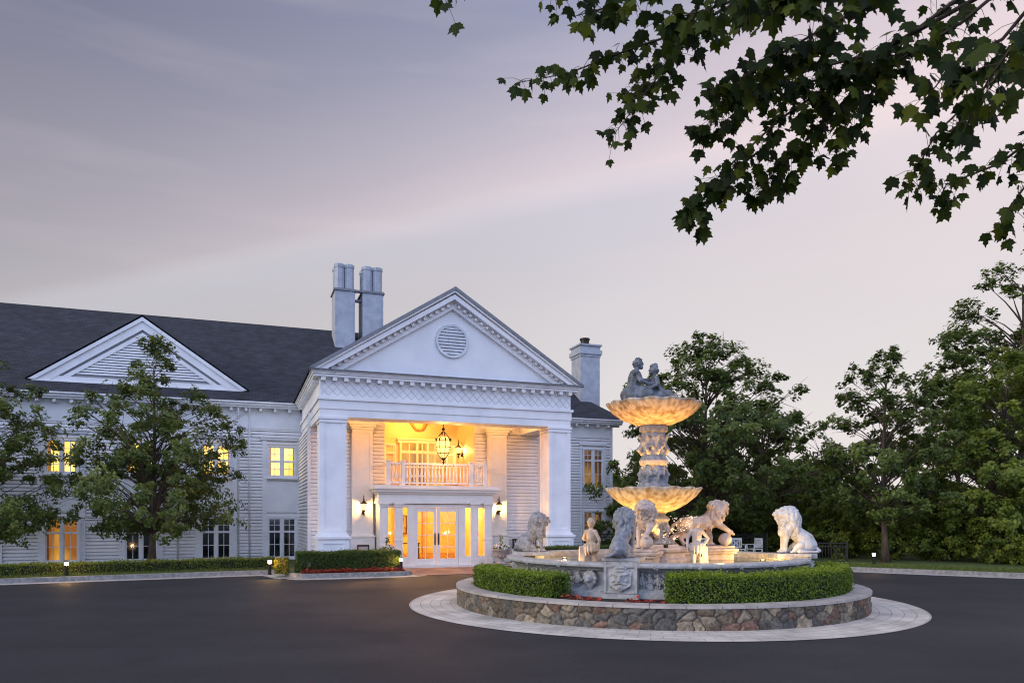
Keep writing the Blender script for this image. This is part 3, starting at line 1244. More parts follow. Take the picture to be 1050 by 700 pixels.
# diamond lattice on the frieze
mb = MB()
z0, z1, pitch = 6.40, 6.87, .30
hgt = z1 - z0
n = int(2 * PW / pitch)
for d in (1, -1):
    for i in range(-2, n + 3):
        ua = -PW + i * pitch
        ub = ua + hgt * .95 * d
        za, zb = z0, z1
        lo, hi = -PW + .02, PW - .02
        pts = []
        (xa, xb) = (ua, ub)
        # clip to the frieze
        def zat(x):
            return za + (zb - za) * (x - ua) / (ub - ua)
        xs = sorted((xa, xb))
        c0, c1 = max(xs[0], lo), min(xs[1], hi)
        if c1 - c0 < .03:
            continue
        p0, p1 = (c0, zat(c0)), (c1, zat(c1))
        t = Vector((p1[0] - p0[0], 0, p1[1] - p0[1])).normalized()
        nn = Vector((-t.z, 0, t.x)) * .009
        A, B = Vector((p0[0], -.002, p0[1])), Vector((p1[0], -.002, p1[1]))
        e = -.012 if d > 0 else -.015
        mb.prism([A - nn, B - nn, B + nn, A + nn], (0, e, 0))
part(mb, 'lattice', P('lattice_paint', (.60, .635, .70), .6), ent)

# ceiling of the porch and of the balcony recess
mb = MB()
mb.box(-4.86, 4.86, .9, 3.44, 6.30, 6.36)
part(mb, 'porch_ceiling', cream)
# pediment
PB, PA = 7.24, 10.42
hw = PW + .33
mb = MB()
mb.poly([(-hw + .1, .12, PB - .05), (hw - .1, .12, PB - .05), (0, .12, PA - .05)])
ped = part(mb, 'pediment', P('tympanum_paint', (.77, .785, .81), .5, (.70, .715, .75), scale=1.2))
mb = MB()
rise = PA - PB
raking(mb, 0, PB + .002, hw + .02, rise + .15, -.36, .3, .10)
raking(mb, 0, PB + .003, hw - .17, rise - .02, -.29, .3, .16)
raking(mb, 0, PB + .004, hw - .47, rise - .205, -.02, .3, .26)
part(mb, 'raking_cornice', white, ped)
mb = MB()
sA = math.atan2(rise, hw)
t = Vector((math.cos(sA), 0, math.sin(sA)))
for s in (-1, 1):
    for i in range(22):
        q = .70 + i * .262
        px_ = -(hw - .17) + q * math.cos(sA) * 1.0
        pz_ = PB + q * math.sin(sA)
        if px_ > -.12:
            break
        b = MB()
        c = Vector((px_ * (1 if s < 0 else -1), 0, pz_ - .235))
        tt = Vector((t.x * (1 if s < 0 else -1), 0, t.z))
        nn = Vector((-tt.z, 0, tt.x)) * (1 if s < 0 else -1)
        A = [c - tt * .055 - nn * .03, c + tt * .055 - nn * .03, c + tt * .055 + nn * .07, c - tt * .055 + nn * .07]
        A = [Vector((p.x, -.15, p.z)) for p in A]
        if s > 0:
            A = A[::-1]
        b.prism(A, (0, .15, 0))
        part(b, 'modillion', white, ped)
# round louvre
vz, vr = 8.72, .55
mb = MB()
prof = [(vr, .0), (vr, -.07), (vr + .09, -.08), (vr + .10, .0)]
b0 = len(mb.v)
nseg = 40
for i in range(nseg):
    a = 2 * math.pi * i / nseg
    for r_, y_ in prof:
        mb.v.append((r_ * math.cos(a), .115 + y_, vz + r_ * math.sin(a)))
for i in range(nseg):
    for j in range(3):
        i2 = (i + 1) % nseg
        mb.f.append((b0 + i * 4 + j, b0 + i2 * 4 + j, b0 + i2 * 4 + j + 1, b0 + i * 4 + j + 1))
for i in range(9):
    z = vz - vr + .06 + i * .118
    w = math.sqrt(max(0, vr * vr - (z + .03 - vz) ** 2)) + .02
    mb.prism([(-w, .05, z), (-w, .112, z + .10), (-w, .118, z + .085), (-w, .062, z - .015)], (2 * w, 0, 0))
part(mb, 'round_louvre', P('louvre_paint', (.66, .69, .74), .5), ped)
# portico roof
mb = MB()
for s in (-1, 1):
    e = s * (hw + .08)
    z0_, z1_ = PB - .02 + .03, PA + .20
    vr0, vr1 = EV + (z0_ - EZ) / SL, EV + (z1_ - EZ) / SL
    pts = [(e, -.40, z0_ - .02), (0, -.40, z1_), (0, vr1 + .4, z1_), (e, vr0 + .3, z0_ - .02)]
    if s > 0:
        pts = pts[::-1]
    roof_poly(mb, pts, pts[1], pts[2])
part(mb, 'portico_roof', shingle)
mb = MB()
raking(mb, 0, PB + .05, hw + .09, rise + .19, -.42, -.362, .10)
part(mb, 'drip_edge', metal_g)
mb = MB()
mb.box(-hw - .06, hw + .06, -.42, -.0, 7.242, 7.275)
part(mb, 'drip_edge', metal_g)

# pilasters flanking the entrance
for s in (-1, 1):
    x0, x1 = sorted((s * 2.48, s * 3.31))
    mb = MB()
    mb.box(x0 + .02, x1 - .02, 3.18, 3.41, 1.36, 5.62)
    for (a, b) in ((x0, x0 + .13), (x1 - .13, x1)):
        mb.box(a, b, 3.155, 3.41, 1.36, 5.60)
    mb.box(x0 + .13, x1 - .13, 3.156, 3.3, 1.36, 1.5)
    mb.box(x0 + .13, x1 - .13, 3.156, 3.3, 5.44, 5.6)
    pl = part(mb, 'pilaster', cream)
    mb = MB()
    mb.box(x0 - .06, x1 + .06, 3.09, 3.41, 0, 1.24)
    mb.box(x0 - .10, x1 + .10, 3.05, 3.41, 0, .2)
    mb.box(x0 - .10, x1 + .10, 3.05, 3.41, 1.242, 1.31)
    mb.box(x0 - .04, x1 + .04, 3.12, 3.41, 1.312, 1.362)
    part(mb, 'plinth', cream, pl)
    mb = MB()
    mb.box(x0 - .04, x1 + .04, 3.11, 3.41, 5.602, 5.70)
    mb.box(x0 - .10, x1 + .10, 3.05, 3.41, 5.702, 5.80)
    mb.box(x0 - .16, x1 + .16, 2.99, 3.41, 5.802, 5.88)
    part(mb, 'capital', cream, pl)

# balcony recess
mb = MB()
mb.poly([(-1.95, 6.2, 3.33), (1.95, 6.2, 3.33), (1.95, 6.2, 6.9), (-1.95, 6.2, 6.9)])
mb.poly([(-1.95, 3.5, 3.33), (-1.95, 6.2, 3.33), (-1.95, 6.2, 6.9), (-1.95, 3.5, 6.9)])
mb.poly([(1.95, 3.5, 3.33), (1.95, 6.2, 3.33), (1.95, 6.2, 6.9), (1.95, 3.5, 6.9)])
mb.poly([(-1.95, 3.5, 6.9), (1.95, 3.5, 6.9), (1.95, 6.2, 6.9), (-1.95, 6.2, 6.9)])
mb.poly([(-1.95, 3.5, 6.3), (1.95, 3.5, 6.3), (1.95, 3.5, 6.9), (-1.95, 3.5, 6.9)])
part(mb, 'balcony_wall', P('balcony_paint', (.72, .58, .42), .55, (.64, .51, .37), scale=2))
# french door and side light on the balcony
mb = MB()
mb.box(-.78, 1.28, 6.10, 6.196, 3.34, 3.42)
for x in (-.78, -.02, .47, 1.18):
    mb.box(x, x + .1, 6.08, 6.196, 3.42, 5.42)
mb.box(-.86, 1.36, 6.07, 6.196, 5.42, 5.56)
mb.box(-.90, 1.40, 6.03, 6.196, 5.562, 5.63)
mb.box(-.68, 1.18, 6.09, 6.196, 4.95, 5.08)
for x in (-.36, .24, .84):
    mb.box(x, x + .05, 6.10, 6.19, 3.42, 5.4)
for z in (4.3, 3.9):
    mb.box(-.68, 1.18, 6.11, 6.19, z, z + .05)
bd = part(mb, 'balcony_door', cream)
mb = MB().poly([(-.68, 6.17, 3.42), (1.18, 6.17, 3.42), (1.18, 6.17, 5.42), (-.68, 6.17, 5.42)])
part(mb, 'pane', win_amber, bd)
window(-1.22, 3.75, 5.3, .42, 6.19, win_yellow, (.5,), .78, twin=False, cols=1)
window(1.62, 3.75, 5.3, .34, 6.19, win_amber, (.5,), .78, twin=False, cols=1)
# gilded scroll on the recess wall
mb = MB()
for s in (-1, 1):
    mb.tube([(.1 + s * .02, 6.12, 6.02), (.1 + s * .16, 6.12, 6.06), (.1 + s * .26, 6.12, 6.2), (.1 + s * .30, 6.12, 6.36), (.1 + s * .40, 6.12, 6.42), (.1 + s * .46, 6.12, 6.34)], [.05, .06, .06, .05, .04, .03], 6)
    mb.ball((.1 + s * .3, 6.12, 6.3), (.09, .05, .09))
mb.ball((.1, 6.12, 6.02), (.08, .05, .06))
part(mb, 'scroll_ornament', gold, smooth=True)

# vestibule
VF = 2.4
strips = [(-2.35, -2.02), (-1.75, -1.43), (-1.20, -.93), (.93, 1.20), (1.43, 1.75), (2.02, 2.35)]
mb = MB()
for i, (a, b) in enumerate(strips):
    mb.box(a, b, VF - (.10 if i in (0, 1, 4, 5) else .02), VF + .10, .02, 2.56)
for a, b in ((-2.02, -1.75), (-1.43, -1.20), (1.20, 1.43), (1.75, 2.02)):
    mb.box(a, b, VF + .0, VF + .09, .02, .45)
    mb.box(a, b, VF + .0, VF + .09, 2.44, 2.56)
mb.box(-.93, .93, VF - .02, VF + .10, 2.44, 2.56)
for s in (-1, 1):
    mb.box(*sorted((s * 2.35, s * 2.25)), VF + .101, 3.41, .02, 2.56)
mb.box(-2.35, 2.35, VF + .101, 3.41, 2.562, 2.7)
vest = part(mb, 'vestibule', cream)
mb = MB()
for i in (0, 1, 4, 5):
    a, b = strips[i]
    mb.box(a - .03, b + .03, VF - .14, VF + .05, .02, .34)
    mb.box(a - .015, b + .015, VF - .125, VF + .05, 1.10, 1.16)
    mb.box(a + .06, b - .06, VF - .115, VF, .42, 1.04)
    mb.box(a + .06, b - .06, VF - .115, VF, 1.24, 2.36)
    mb.box(a - .03, b + .03, VF - .14, VF + .05, 2.46, 2.558)
each_box(mb, 'pilaster_panel', cream, vest)
mb = MB()
mb.box(-2.40, 2.40, VF - .08, 3.41, 2.702, 2.98)
mb.box(-2.43, 2.43, VF - .13, 3.41, 2.60, 2.70)
mb.box(-2.46, 2.46, VF - .16, 3.41, 2.982, 3.06)
mb.box(-2.56, 2.56, VF - .26, 3.41, 3.062, 3.16)
mb.box(-2.64, 2.64, VF - .34, 3.41, 3.162, 3.24)
mb.box(-2.60, 2.60, VF - .30, 6.2, 3.242, 3.33)
for i in (0, 1, 4, 5):
    a, b = strips[i]
    mb.box(a - .05, b + .05, VF - .20, VF + .05, 2.562, 2.70)
mb.box(-2.45, 2.45, VF - .2, VF + .2, .0, .10)
part(mb, 'door_cornice', cream, vest)
mb = MB()
for a, b in ((-2.02, -1.75), (-1.43, -1.20), (1.20, 1.43), (1.75, 2.02)):
    mb.poly([(a, VF + .05, .45), (b, VF + .05, .45), (b, VF + .05, 2.44), (a, VF + .05, 2.44)])
each_box(mb, 'side_light', glass_c, vest, 4)
for s in (-1, 1):
    mb = MB()
    a, b = sorted((s * .92, s * .012))
    y0, y1 = VF + .02, VF + .075
    st = .13
    mb.box(a, a + st, y0, y1, .105, 2.43)
    mb.box(b - st, b, y0, y1, .105, 2.43)
    mb.box(a + st, b - st, y0, y1, .105, .36)
    mb.box(a + st, b - st, y0, y1, 2.28, 2.43)
    mb.box((a + b) / 2 - .014, (a + b) / 2 + .014, y0 + .01, y1 - .01, .36, 2.28)
    for z in (.84, 1.32, 1.80):
        mb.box(a + st, b - st, y0 + .011, y1 - .011, z - .014, z + .014)
    d = part(mb, 'door', cream)
    mb = MB().poly([(a + st, y1 - .015, .36), (b - st, y1 - .015, .36), (b - st, y1 - .015, 2.28), (a + st, y1 - .015, 2.28)])
    part(mb, 'pane', glass_c, d)
    mb = MB()
    hx = s * .075
    mb.tube([(hx, y0 - .01, .98), (hx, y0 - .06, 1.0), (hx, y0 - .06, 1.32), (hx, y0 - .01, 1.34)], .016, 8)
    mb.box(hx - .025, hx + .025, y0 - .012, y0, .92, 1.40)
    part(mb, 'handle', black, d)
# lobby behind the glass
mb = MB()
x, y0, y1, zc = 2.24, 2.52, 7.6, 3.2
mb.poly([(-x, y1, .1), (x, y1, .1), (x, y1, zc), (-x, y1, zc)])
mb.poly([(-x, y0, .1), (-x, y1, .1), (-x, y1, zc), (-x, y0, zc)])
mb.poly([(x, y1, .1), (x, y0, .1), (x, y0, zc), (x, y1, zc)])
mb.poly([(-x, y0, zc), (-x, y1, zc), (x, y1, zc), (x, y0, zc)])
part(mb, 'lobby_wall', lobby_m)
mb = MB().poly([(-x, y0 - .1, .1), (x, y0 - .1, .1), (x, y1, .1), (-x, y1, .1)])
part(mb, 'lobby_floor', lobby_f)
mb = MB()
for s in (-1, 1):
    mb.box(*sorted((s * .75, s * .60)), 7.4, 7.58, .1, 2.6)
mb.box(-.75, .75, 7.4, 7.58, 2.601, 2.8)
mb.box(-2.2, 2.2, 7.5, 7.58, .1, .35)
part(mb, 'inner_doorway', P('lobby_trim', (.5, .32, .12), .5))
for x_ in (-1.1, 1.1):
    lamp('lobby_lamp', 'POINT', (x_, 4.6, 2.7), 250, (1, .52, .11), MAN, .12)

# balustrade of the balcony
bal = thing('balustrade', None, None)
bal.parent = MAN
del bal
BALO = [o for o in MAN.children if o.name.startswith('balustrade')][0]
mb = MB()
BV0 = VF - .12
mb.box(-2.06, 2.06, BV0 - .05, BV0 + .07, 4.16, 4.24)
mb.box(-2.06, 2.06, BV0 - .03, BV0 + .05, 3.40, 3.46)
for s in (-1, 1):
    mb.box(s * 2.0 - .05, s * 2.0 + .05, BV0 + .08, 3.4, 4.16, 4.24)
    mb.box(s * 2.0 - .04, s * 2.0 + .04, BV0 + .08, 3.4, 3.40, 3.46)
part(mb, 'rail', white, BALO)
for x_ in (-2.02, -1.42, 1.42, 2.02):
    mb = MB().box(x_ - .075, x_ + .075, BV0 - .065, BV0 + .085, 3.33, 4.28)
    mb.box(x_ - .10, x_ + .10, BV0 - .09, BV0 + .11, 4.282, 4.33)
    part(mb, 'post', white, BALO)
bx = [-1.42 + 2.84 * (i + 1) / 19 for i in range(18)] + [s * (1.42 + .6 * (i + 1) / 4) for s in (-1, 1) for i in range(3)]
bm_ = MB().lathe([(.0, 3.46), (.035, 3.46), (.035, 3.52), (.022, 3.56), (.045, 3.66), (.050, 3.74), (.032, 3.88), (.022, 4.00), (.036, 4.06), (.034, 4.16), (0, 4.16)], 8).mesh('baluster', white, True)
for x_ in bx:
    o = bpy.data.objects.new('baluster', bm_)
    COL.objects.link(o)
    o.parent = BALO
    o.location = (x_, BV0 + .01, 0)

# chimneys
def chimney_stack(u0, u1, v0, v1, zb, zband, ztop):
    mb = MB()
    mb.box(u0, u1, v0, v1, zb, zband)
    mb.box(u0 + .12, u1 - .12, v0 - .02, v0 + .02, zb + .5, zband - .3)
    c = part(mb, 'chimney', P('chimney_paint', (.42, .45, .51), .6, (.32, .35, .40), scale=3))
    mb = MB()
    mb.box(u0 - .07, u1 + .07, v0 - .07, v1 + .07, zband + .001, zband + .07)
    mb.box(u0 - .04, u1 + .04, v0 - .04, v1 + .04, zband + .071, zband + .13)
    part(mb, 'cap', metal_g, c)
    n = 2
    w = (u1 - u0) / n
    for i in range(n):
        for j in range(2):
            cx_ = u0 + w * (i + .5)
            cy_ = v0 + (v1 - v0) * (j + .5) / 2
            r_ = w * .50
            mb = MB()
            mb.lathe([(0, zband + .13), (r_, zband + .13), (r_, ztop - .22), (r_ * 1.1, ztop - .2), (r_ * 1.1, ztop - .04), (r_ * .9, ztop), (r_ * .7, ztop), (r_ * .7, ztop - .3), (0, ztop - .3)], 8, (cx_, cy_), a0=R(22.5), a1=R(382.5))
            part(mb, 'chimney_pot', MATS['chimney_paint'], c)
    return c


C1 = chimney_stack(-2.68, -1.60, 14.2, 15.7, 10.6, 14.45, 16.0)
C2 = chimney_stack(-1.18, -.04, 14.2, 15.7, 10.0, 14.45, 16.0)
mb = MB()
mb.tube([(-1.60, 14.6, 14.05), (-1.18, 14.6, 14.05)], .09, 8)
part(mb, 'chimney_tie', metal_g)
mb = MB()
mb.tube([(-1.60, 14.6, 14.6), (-1.18, 14.6, 14.6)], .09, 8)
part(mb, 'chimney_tie', metal_g)
mb = MB()
mb.box(9.92, 11.08, 9.6, 10.8, 7.4, 10.85)
c = part(mb, 'chimney', MATS['chimney_paint'])
mb = MB()
mb.box(9.88, 11.12, 9.56, 10.84, 10.852, 10.98)
mb.box(9.82, 11.18, 9.50, 10.90, 10.982, 11.22)
mb.box(9.90, 11.10, 9.58, 10.82, 11.222, 11.44)
mb.prism([(9.82, 9.50, 11.442), (11.18, 9.50, 11.442), (11.18, 10.90, 11.442), (9.82, 10.90, 11.442)], (0, 0, .09))
part(mb, 'cap', MATS['chimney_paint'], c)
mb = MB().lathe([(0, 11.54), (.24, 11.54), (.24, 11.86), (.28, 11.88), (.28, 11.98), (0, 12.0)], 16, (10.48, 10.25))
part(mb, 'chimney_pot', metal_d, c)

# ------------------------------------------------------------------ lights that belong to the porch
def lantern(name, label, u, v, z, power, facing=-1, scale=1.0, axis='v'):
    t = thing(name, label, 'wall light', LW(u, v, z), AL + (R(90) if axis == 'u' else 0), 'wall lanterns of the porch')
    t.scale = (scale,) * 3
    mb = MB()
    mb.lathe([(0, -.16), (.05, -.16), (.055, -.1), (.03, -.06), (.02, 0), (.02, .1), (.0, .1)], 10, (0, -.03))
    mb.tube([(0, -.02, .0), (0, -.10, -.06), (0, -.17, -.10), (0, -.17, -.04)], .014, 6)
    mb.tube([(0, -.02, .30), (0, -.1, .36), (0, -.17, .34)], .010, 6)
    mb.lathe([(0, -.22), (.018, -.20), (.03, -.15), (.012, -.10), (.07, -.05), (.085, -.03), (.0, -.03)], 10, (0, -.17))
    mb.build('bracket', metal_d, t, True)
    mb = MB()
    mb.lathe([(.08, -.03), (.115, .17)], 6, (0, -.17))
    mb.build('lamp_glass', lamp_w, t)
    mb = MB()
    mb.lathe([(0, .30), (.03, .27), (.06, .22), (.15, .175), (.15, .165), (.0, .17)], 12, (0, -.17))
    mb.lathe([(0, .50), (.008, .44), (.02, .40), (.01, .36), (.025, .32), (.02, .27), (0, .27)], 8, (0, -.17))
    mb.build('cap', metal_d, t, True)
    lamp('lantern_bulb', 'POINT', (0, -.17, .07), power, (1, .52, .16), t, .05)
    return t


lantern('wall_lantern', 'lit bronze wall lantern on the pilaster left of the double doors', -2.88, 3.15, 2.38, 115, scale=1.25)
lantern('wall_lantern', 'lit bronze wall lantern on the pilaster right of the double doors', 2.88, 3.15, 2.38, 115, scale=1.25)
lantern('wall_lantern', 'bright lit wall lantern inside the balcony recess, right of the hanging lantern', 1.93, 5.2, 4.98, 110, axis='u', scale=1.25).rotation_euler = (0, 0, AL - R(90))

t = thing('hanging_lantern', 'large ornate lit bronze lantern hanging from the porch ceiling', 'chandelier', LW(.10, 1.75, 4.30), AL)
mb = MB()
mb.tube([(0, 0, 1.22), (0, 0, 2.0)], .014, 6)
mb.lathe([(0, 1.36), (.03, 1.34), (.07, 1.28), (.05, 1.22), (.02, 1.18), (0, 1.18)], 12)
for k in range(7):
    mb.ball((0, 0, 1.45 + k * .08), (.026, .012 if k % 2 else .026, .045), 8, 6)
mb.build('chain', metal_d, t, True)
mb = MB()
for k in range(8):
    a = k * math.pi / 4
    mb.tube([(.09 * math.cos(a), .09 * math.sin(a), .12), (.23 * math.cos(a), .23 * math.sin(a), .30), (.30 * math.cos(a), .30 * math.sin(a), .55), (.29 * math.cos(a), .29 * math.sin(a), .80),
             (.20 * math.cos(a), .20 * math.sin(a), .98), (.05 * math.cos(a), .05 * math.sin(a), 1.18)], .014, 6)
    mb.ball((.31 * math.cos(a), .31 * math.sin(a), .86), (.03, .03, .06), 6, 5)
for r_, z_ in ((.295, .80), (.30, .55), (.235, .30)):
    mb.lathe([(r_, z_ - .016), (r_ + .014, z_ - .016), (r_ + .014, z_ + .016), (r_, z_ + .016)], 24)
mb.lathe([(0, -.14), (.02, -.12), (.05, -.05), (.02, .0), (.06, .04), (.11, .12), (.0, .14)], 12)
mb.build('frame', metal_d, t, True)
mb = MB().lathe([(.10, .14), (.22, .30), (.288, .55), (.28, .80), (.19, .97)], 16)
mb.build('lamp_glass', lamp_w, t, True)
lamp('lantern_bulb', 'POINT', (0, 0, .55), 380, (1, .43, .09), t, .10)
# small downlights let into the porch ceiling wash the wall behind the columns
for u in (-2.9, 2.9):
    lamp('porch_downlight', 'POINT', (u, 1.8, 6.0), 48, (1, .44, .14), MAN, .08)
lamp('balcony_lamp', 'POINT', (-.4, 4.9, 6.5), 235, (1, .40, .06), MAN, .1)


# ------------------------------------------------------------------ fountain
FT = thing('fountain', 'tall tiered marble fountain with two lit scalloped bowls in a round carved basin', 'fountain', FC)


def fpart(mb, name, mat, parent=FT, **k):
    return mb.build(name, mat, parent, **k)


PZ = .44        # soil of the planter
mb = MB()
mb.lathe([(3.30, PZ - .1), (3.46, PZ - .1), (3.46, .53), (3.40, .56), (3.36, .60), (3.29, .66), (3.29, .93), (3.34, .95), (3.40, .97), (3.42, 1.0), (3.52, 1.02), (3.575, 1.05), (3.58, 1.09), (3.55, 1.125),
          (3.25, 1.135), (3.20, 1.11), (3.19, 1.05), (3.19, .75)], 120)
basin = fpart(mb, 'basin', marble, smooth=False)
mb = MB().lathe([(0, .99), (3.2, .99)], 64)
fpart(mb, 'water', water_m, basin)
rs = random.Random(3)
# carved figures in the basin wall, one panel between two pedestals
PED = (-21.3, 68.7, -111.3, 158.7)
def relief(t0, t1):
    mb = MB()
    n = max(3, int((t1 - t0) / 2.75))
    for i in range(n):
        th = t0 + (t1 - t0) * (i + .5) / n + rs.uniform(-.2, .2)
        c = lambda dr, dt, z: tuple(Vector(FP(th + dt, 3.31 + dr, z)) - FC)
        h = rs.uniform(-.015, .015)
        sw = rs.uniform(-.35, .35)
        mb.ball(c(.05, sw, .895 + h), (.034, .034, .040), 8, 6)
        mb.limb(c(.035, sw, .84 + h), .042, c(.03, 0, .755), .050)
        if i % 3 == 1:                           # a draped figure
            for q in (-.5, -.15, .2, .55):
                mb.limb(c(.03, q * .6, .76), .034, c(.04, q * 1.35, .605), .030)
        else:
            for q in (-.36, .36):
                kx = q * rs.uniform(.9, 2.2)
                mb.chain([(c(.03, q * .8, .755), .036), (c(.055, kx, .685), .030), (c(.03, kx * rs.uniform(.5, 1.1), .605), .024)])
        for q in (-1, 1):                        # arms lifting a garland that runs on to the next figure
            up = rs.choice((-.05, .06))
            mb.chain([(c(.04, q * .42 + sw, .845), .024), (c(.05, q * .85, .79 + up), .021), (c(.045, q * 1.30, .80 + up * 1.5), .020)])
        for k in range(4):
            mb.ball(c(.03, 1.0 + .25 * k, .80 - .05 * math.sin(k * .9) + rs.uniform(-.02, .02)), rs.uniform(.022, .034), 7, 5)
        for k in range(3):
            mb.ball(c(.015, rs.uniform(-1.3, 1.3), rs.uniform(.61, .70)), rs.uniform(.025, .045), 7, 5)
    for z_, r_ in ((.945, .018), (.575, .020)):
        mb.tube([tuple(Vector(FP(t0 + (t1 - t0) * k / 16, 3.32, z_)) - FC) for k in range(17)], r_, 6)
    return fpart(mb, 'relief_panel', marble, basin, smooth=True)


relief(-108, -66)
relief(-64, -37)
relief(-16, 20)
relief(22, 64)
# rosettes on the rim
for th in (-95, -78, -61, -44, -10, 4, 18, 32, 46, 60, 84):
    p = Vector(FP(th, 3.56, 1.06)) - FC
    mb = MB()
    for k in range(5):
        a = k * 2 * math.pi / 5
        side = Vector((math.cos(R(th)), math.sin(R(th)), 0))
        mb.ball(p + side * .035 * math.cos(a) + Vector((0, 0, .035 * math.sin(a))), .026, 8, 6)
    mb.ball(p + (Vector(FP(th, 1, 0)) - FC) * .02, .024, 8, 6)
    fpart(mb, 'rosette', marble, basin, smooth=True)
# pedestals of the rim lions with bearded masks
for th in PED[:3]:
    mb = MB()
    mb.box(-.34, .34, -.16, .44, PZ - .1, 1.17)
    mb.box(-.37, .37, -.19, .46, 1.171, 1.235)
    mb.box(-.37, .37, -.20, .2, PZ - .1, .52)
    for a, b in ((-.34, -.28), (.28, .34)):
        mb.box(a, b, -.185, -.1, .53, 1.165)
    mb.box(-.28, .28, -.184, -.1, 1.10, 1.165)
    mb.box(-.28, .28, -.184, -.1, .53, .58)
    pd = fpart(mb, 'pedestal', marble, bevel=.006)
    pd.location = Vector(FP(th, 3.38, 0)) - FC
    pd.rotation_euler = (0, 0, R(th))
    mb = MB()
    y = -.17
    mb.ball((0, y + .03, .84), (.155, .09, .20), 14, 10)                 # head
    mb.ball((0, y - .075, .83), (.026, .04, .06), 8, 6)                # nose
    mb.ball((0, y - .085, .80), (.034, .03, .022), 8, 6)
    for s in (-1, 1):
        mb.limb((s * .02, y - .06, .895), .022, (s * .10, y - .035, .905), .018)     # brow
        mb.ball((s * .060, y - .045, .862), (.024, .018, .016), 8, 6)     # eye
        mb.ball((s * .095, y - .03, .80), (.04, .03, .04), 8, 6)          # cheek
        mb.limb((s * .015, y - .075, .765), .02, (s * .09, y - .045, .735), .016)    # moustache
        for k in range(4):
            mb.chain([((s * (.03 + .035 * k), y - .05 + .012 * k, .715 + .02 * k), .022), ((s * (.04 + .04 * k), y - .05 + .012 * k, .665 + .025 * k), .02), ((s * (.025 + .035 * k), y - .04, .625 + .025 * k), .012)])
        for k in range(5):
            mb.ball((s * (.02 + .034 * k), y - .03 + .012 * k, 1.02 - .012 * k * k * .5), (.026, .03, .03), 8, 6)
            mb.ball((s * (.015 + .036 * k), y - .045 + .012 * k, .965 - .010 * k * k * .5), (.022, .025, .02), 8, 6)
        mb.limb((s * .160, y + .02, .94), .03, (s * .15, y, .70), .02)
    mb.ball((0, y - .052, .725), (.035, .02, .012), 8, 6)
    mb.limb((0, y - .05, .70), .03, (0, y - .035, .625), .018)
    o = mb.sculpt('mask', marble, pd, .009, 1)
    o.scale = (1.3, 1.5, 1.18)
    o.location = (0, .085, -.155)
# small lion-head console on the wall
mb = MB()
p = Vector(FP(-33, 3.36, .80)) - FC
q = Vector(FP(-33, 1, 0)) - FC
mb.ball(p + q * .06, .10, 10, 8)
mb.ball(p + q * .15 + Vector((0, 0, -.03)), .055, 10, 8)
for k in range(10):
    a = k * math.pi / 5
    sd = Vector((math.cos(R(-33)), math.sin(R(-33)), 0))
    mb.ball(p + q * .03 + sd * .12 * math.cos(a) + Vector((0, 0, .13 * math.sin(a))), (.05, .05, .05), 8, 6)
mb.limb(p + q * .05 + Vector((0, 0, -.1)), .07, p + q * .02 + Vector((0, 0, -.3)), .05)
mb.sculpt('lion_mask', marble, basin, .013, 1)

# inner plinths
mb = MB()
oct_ = [(0, .7), (.86, .7), (.86, 1.06), (.80, 1.09), (.80, 1.20), (.86, 1.24), (.88, 1.30), (.86, 1.33), (.66, 1.36), (.62, 1.40), (0, 1.40)]
mb.lathe(oct_, 8, a0=R(10), a1=R(370))
fpart(mb, 'plinth', marble_p)
ARM = (-20, 110)
for th in ARM:
    mb = MB()
    e_ = .35 if th > 0 else 0
    mb.box(-.31, .31, -.98 - e_, .95, .7, .98)
    mb.box(-.27, .27, -.94 - e_, .95, .981, 1.14)
    mb.box(-.33, .33, -1.0 - e_, .95, 1.141, 1.20)
    mb.box(-.36, .36, -1.03 - e_, .95, 1.201, 1.27)
    mb.box(-.29, .29, -.97 - e_, .95, 1.271, 1.335)
    pl = fpart(mb, 'plinth', marble_p, bevel=.012)
    pl.location = Vector(FP(th, .85, 0)) - FC
    pl.rotation_euler = (0, 0, R(th))
# lower stem with carved masks
def carved(mb, z0, z1, r, seed, n=8, rows=3, depth=.05):
    q = random.Random(seed)
    for j in range(rows):
        for i in range(n):
            a = 2 * math.pi * (i + .5 * (j % 2)) / n + q.uniform(-.1, .1)
            z = z0 + (z1 - z0) * (j + .5) / rows + q.uniform(-.02, .02)
            s = (z1 - z0) / rows
            c = Vector((r * math.cos(a), r * math.sin(a), z))
            mb.ball(c, (depth * q.uniform(.8, 1.2), depth * q.uniform(.8, 1.3), s * q.uniform(.35, .55)), 8, 6)
            for k in range(3):
                b = a + q.uniform(-.25, .25)
                mb.ball((r * 1.03 * math.cos(b), r * 1.03 * math.sin(b), z + q.uniform(-.5, .5) * s), depth * q.uniform(.3, .6), 7, 5)


def mask_face(mb, th, r, z, s):
    """small lion face in relief"""
    q = Vector(FP(th, 1, 0)) - FC
    sd = Vector((math.cos(R(th)), math.sin(R(th)), 0))
    Z = Vector((0, 0, 1))
    p = q * r + Z * z
    mb.ball(p, s * .9, 10, 8)
    mb.ball(p + q * s * .75 - Z * s * .15, s * .42, 8, 6)
    for k in (-1, 1):
        mb.ball(p + q * s * .7 + sd * k * s * .4 + Z * s * .32, s * .2, 7, 5)
        mb.limb(p + q * s * .6 + sd * k * s * .5 - Z * s * .4, s * .3, p + q * s * .4 + sd * k * s * .6 - Z * s * 1.3, s * .16)
    for k in range(9):
        a = R(-20 + 220 * k / 8)
        mb.ball(p + q * s * .2 + sd * math.cos(a) * s * 1.1 + Z * math.sin(a) * s * 1.1, s * .36, 7, 5)


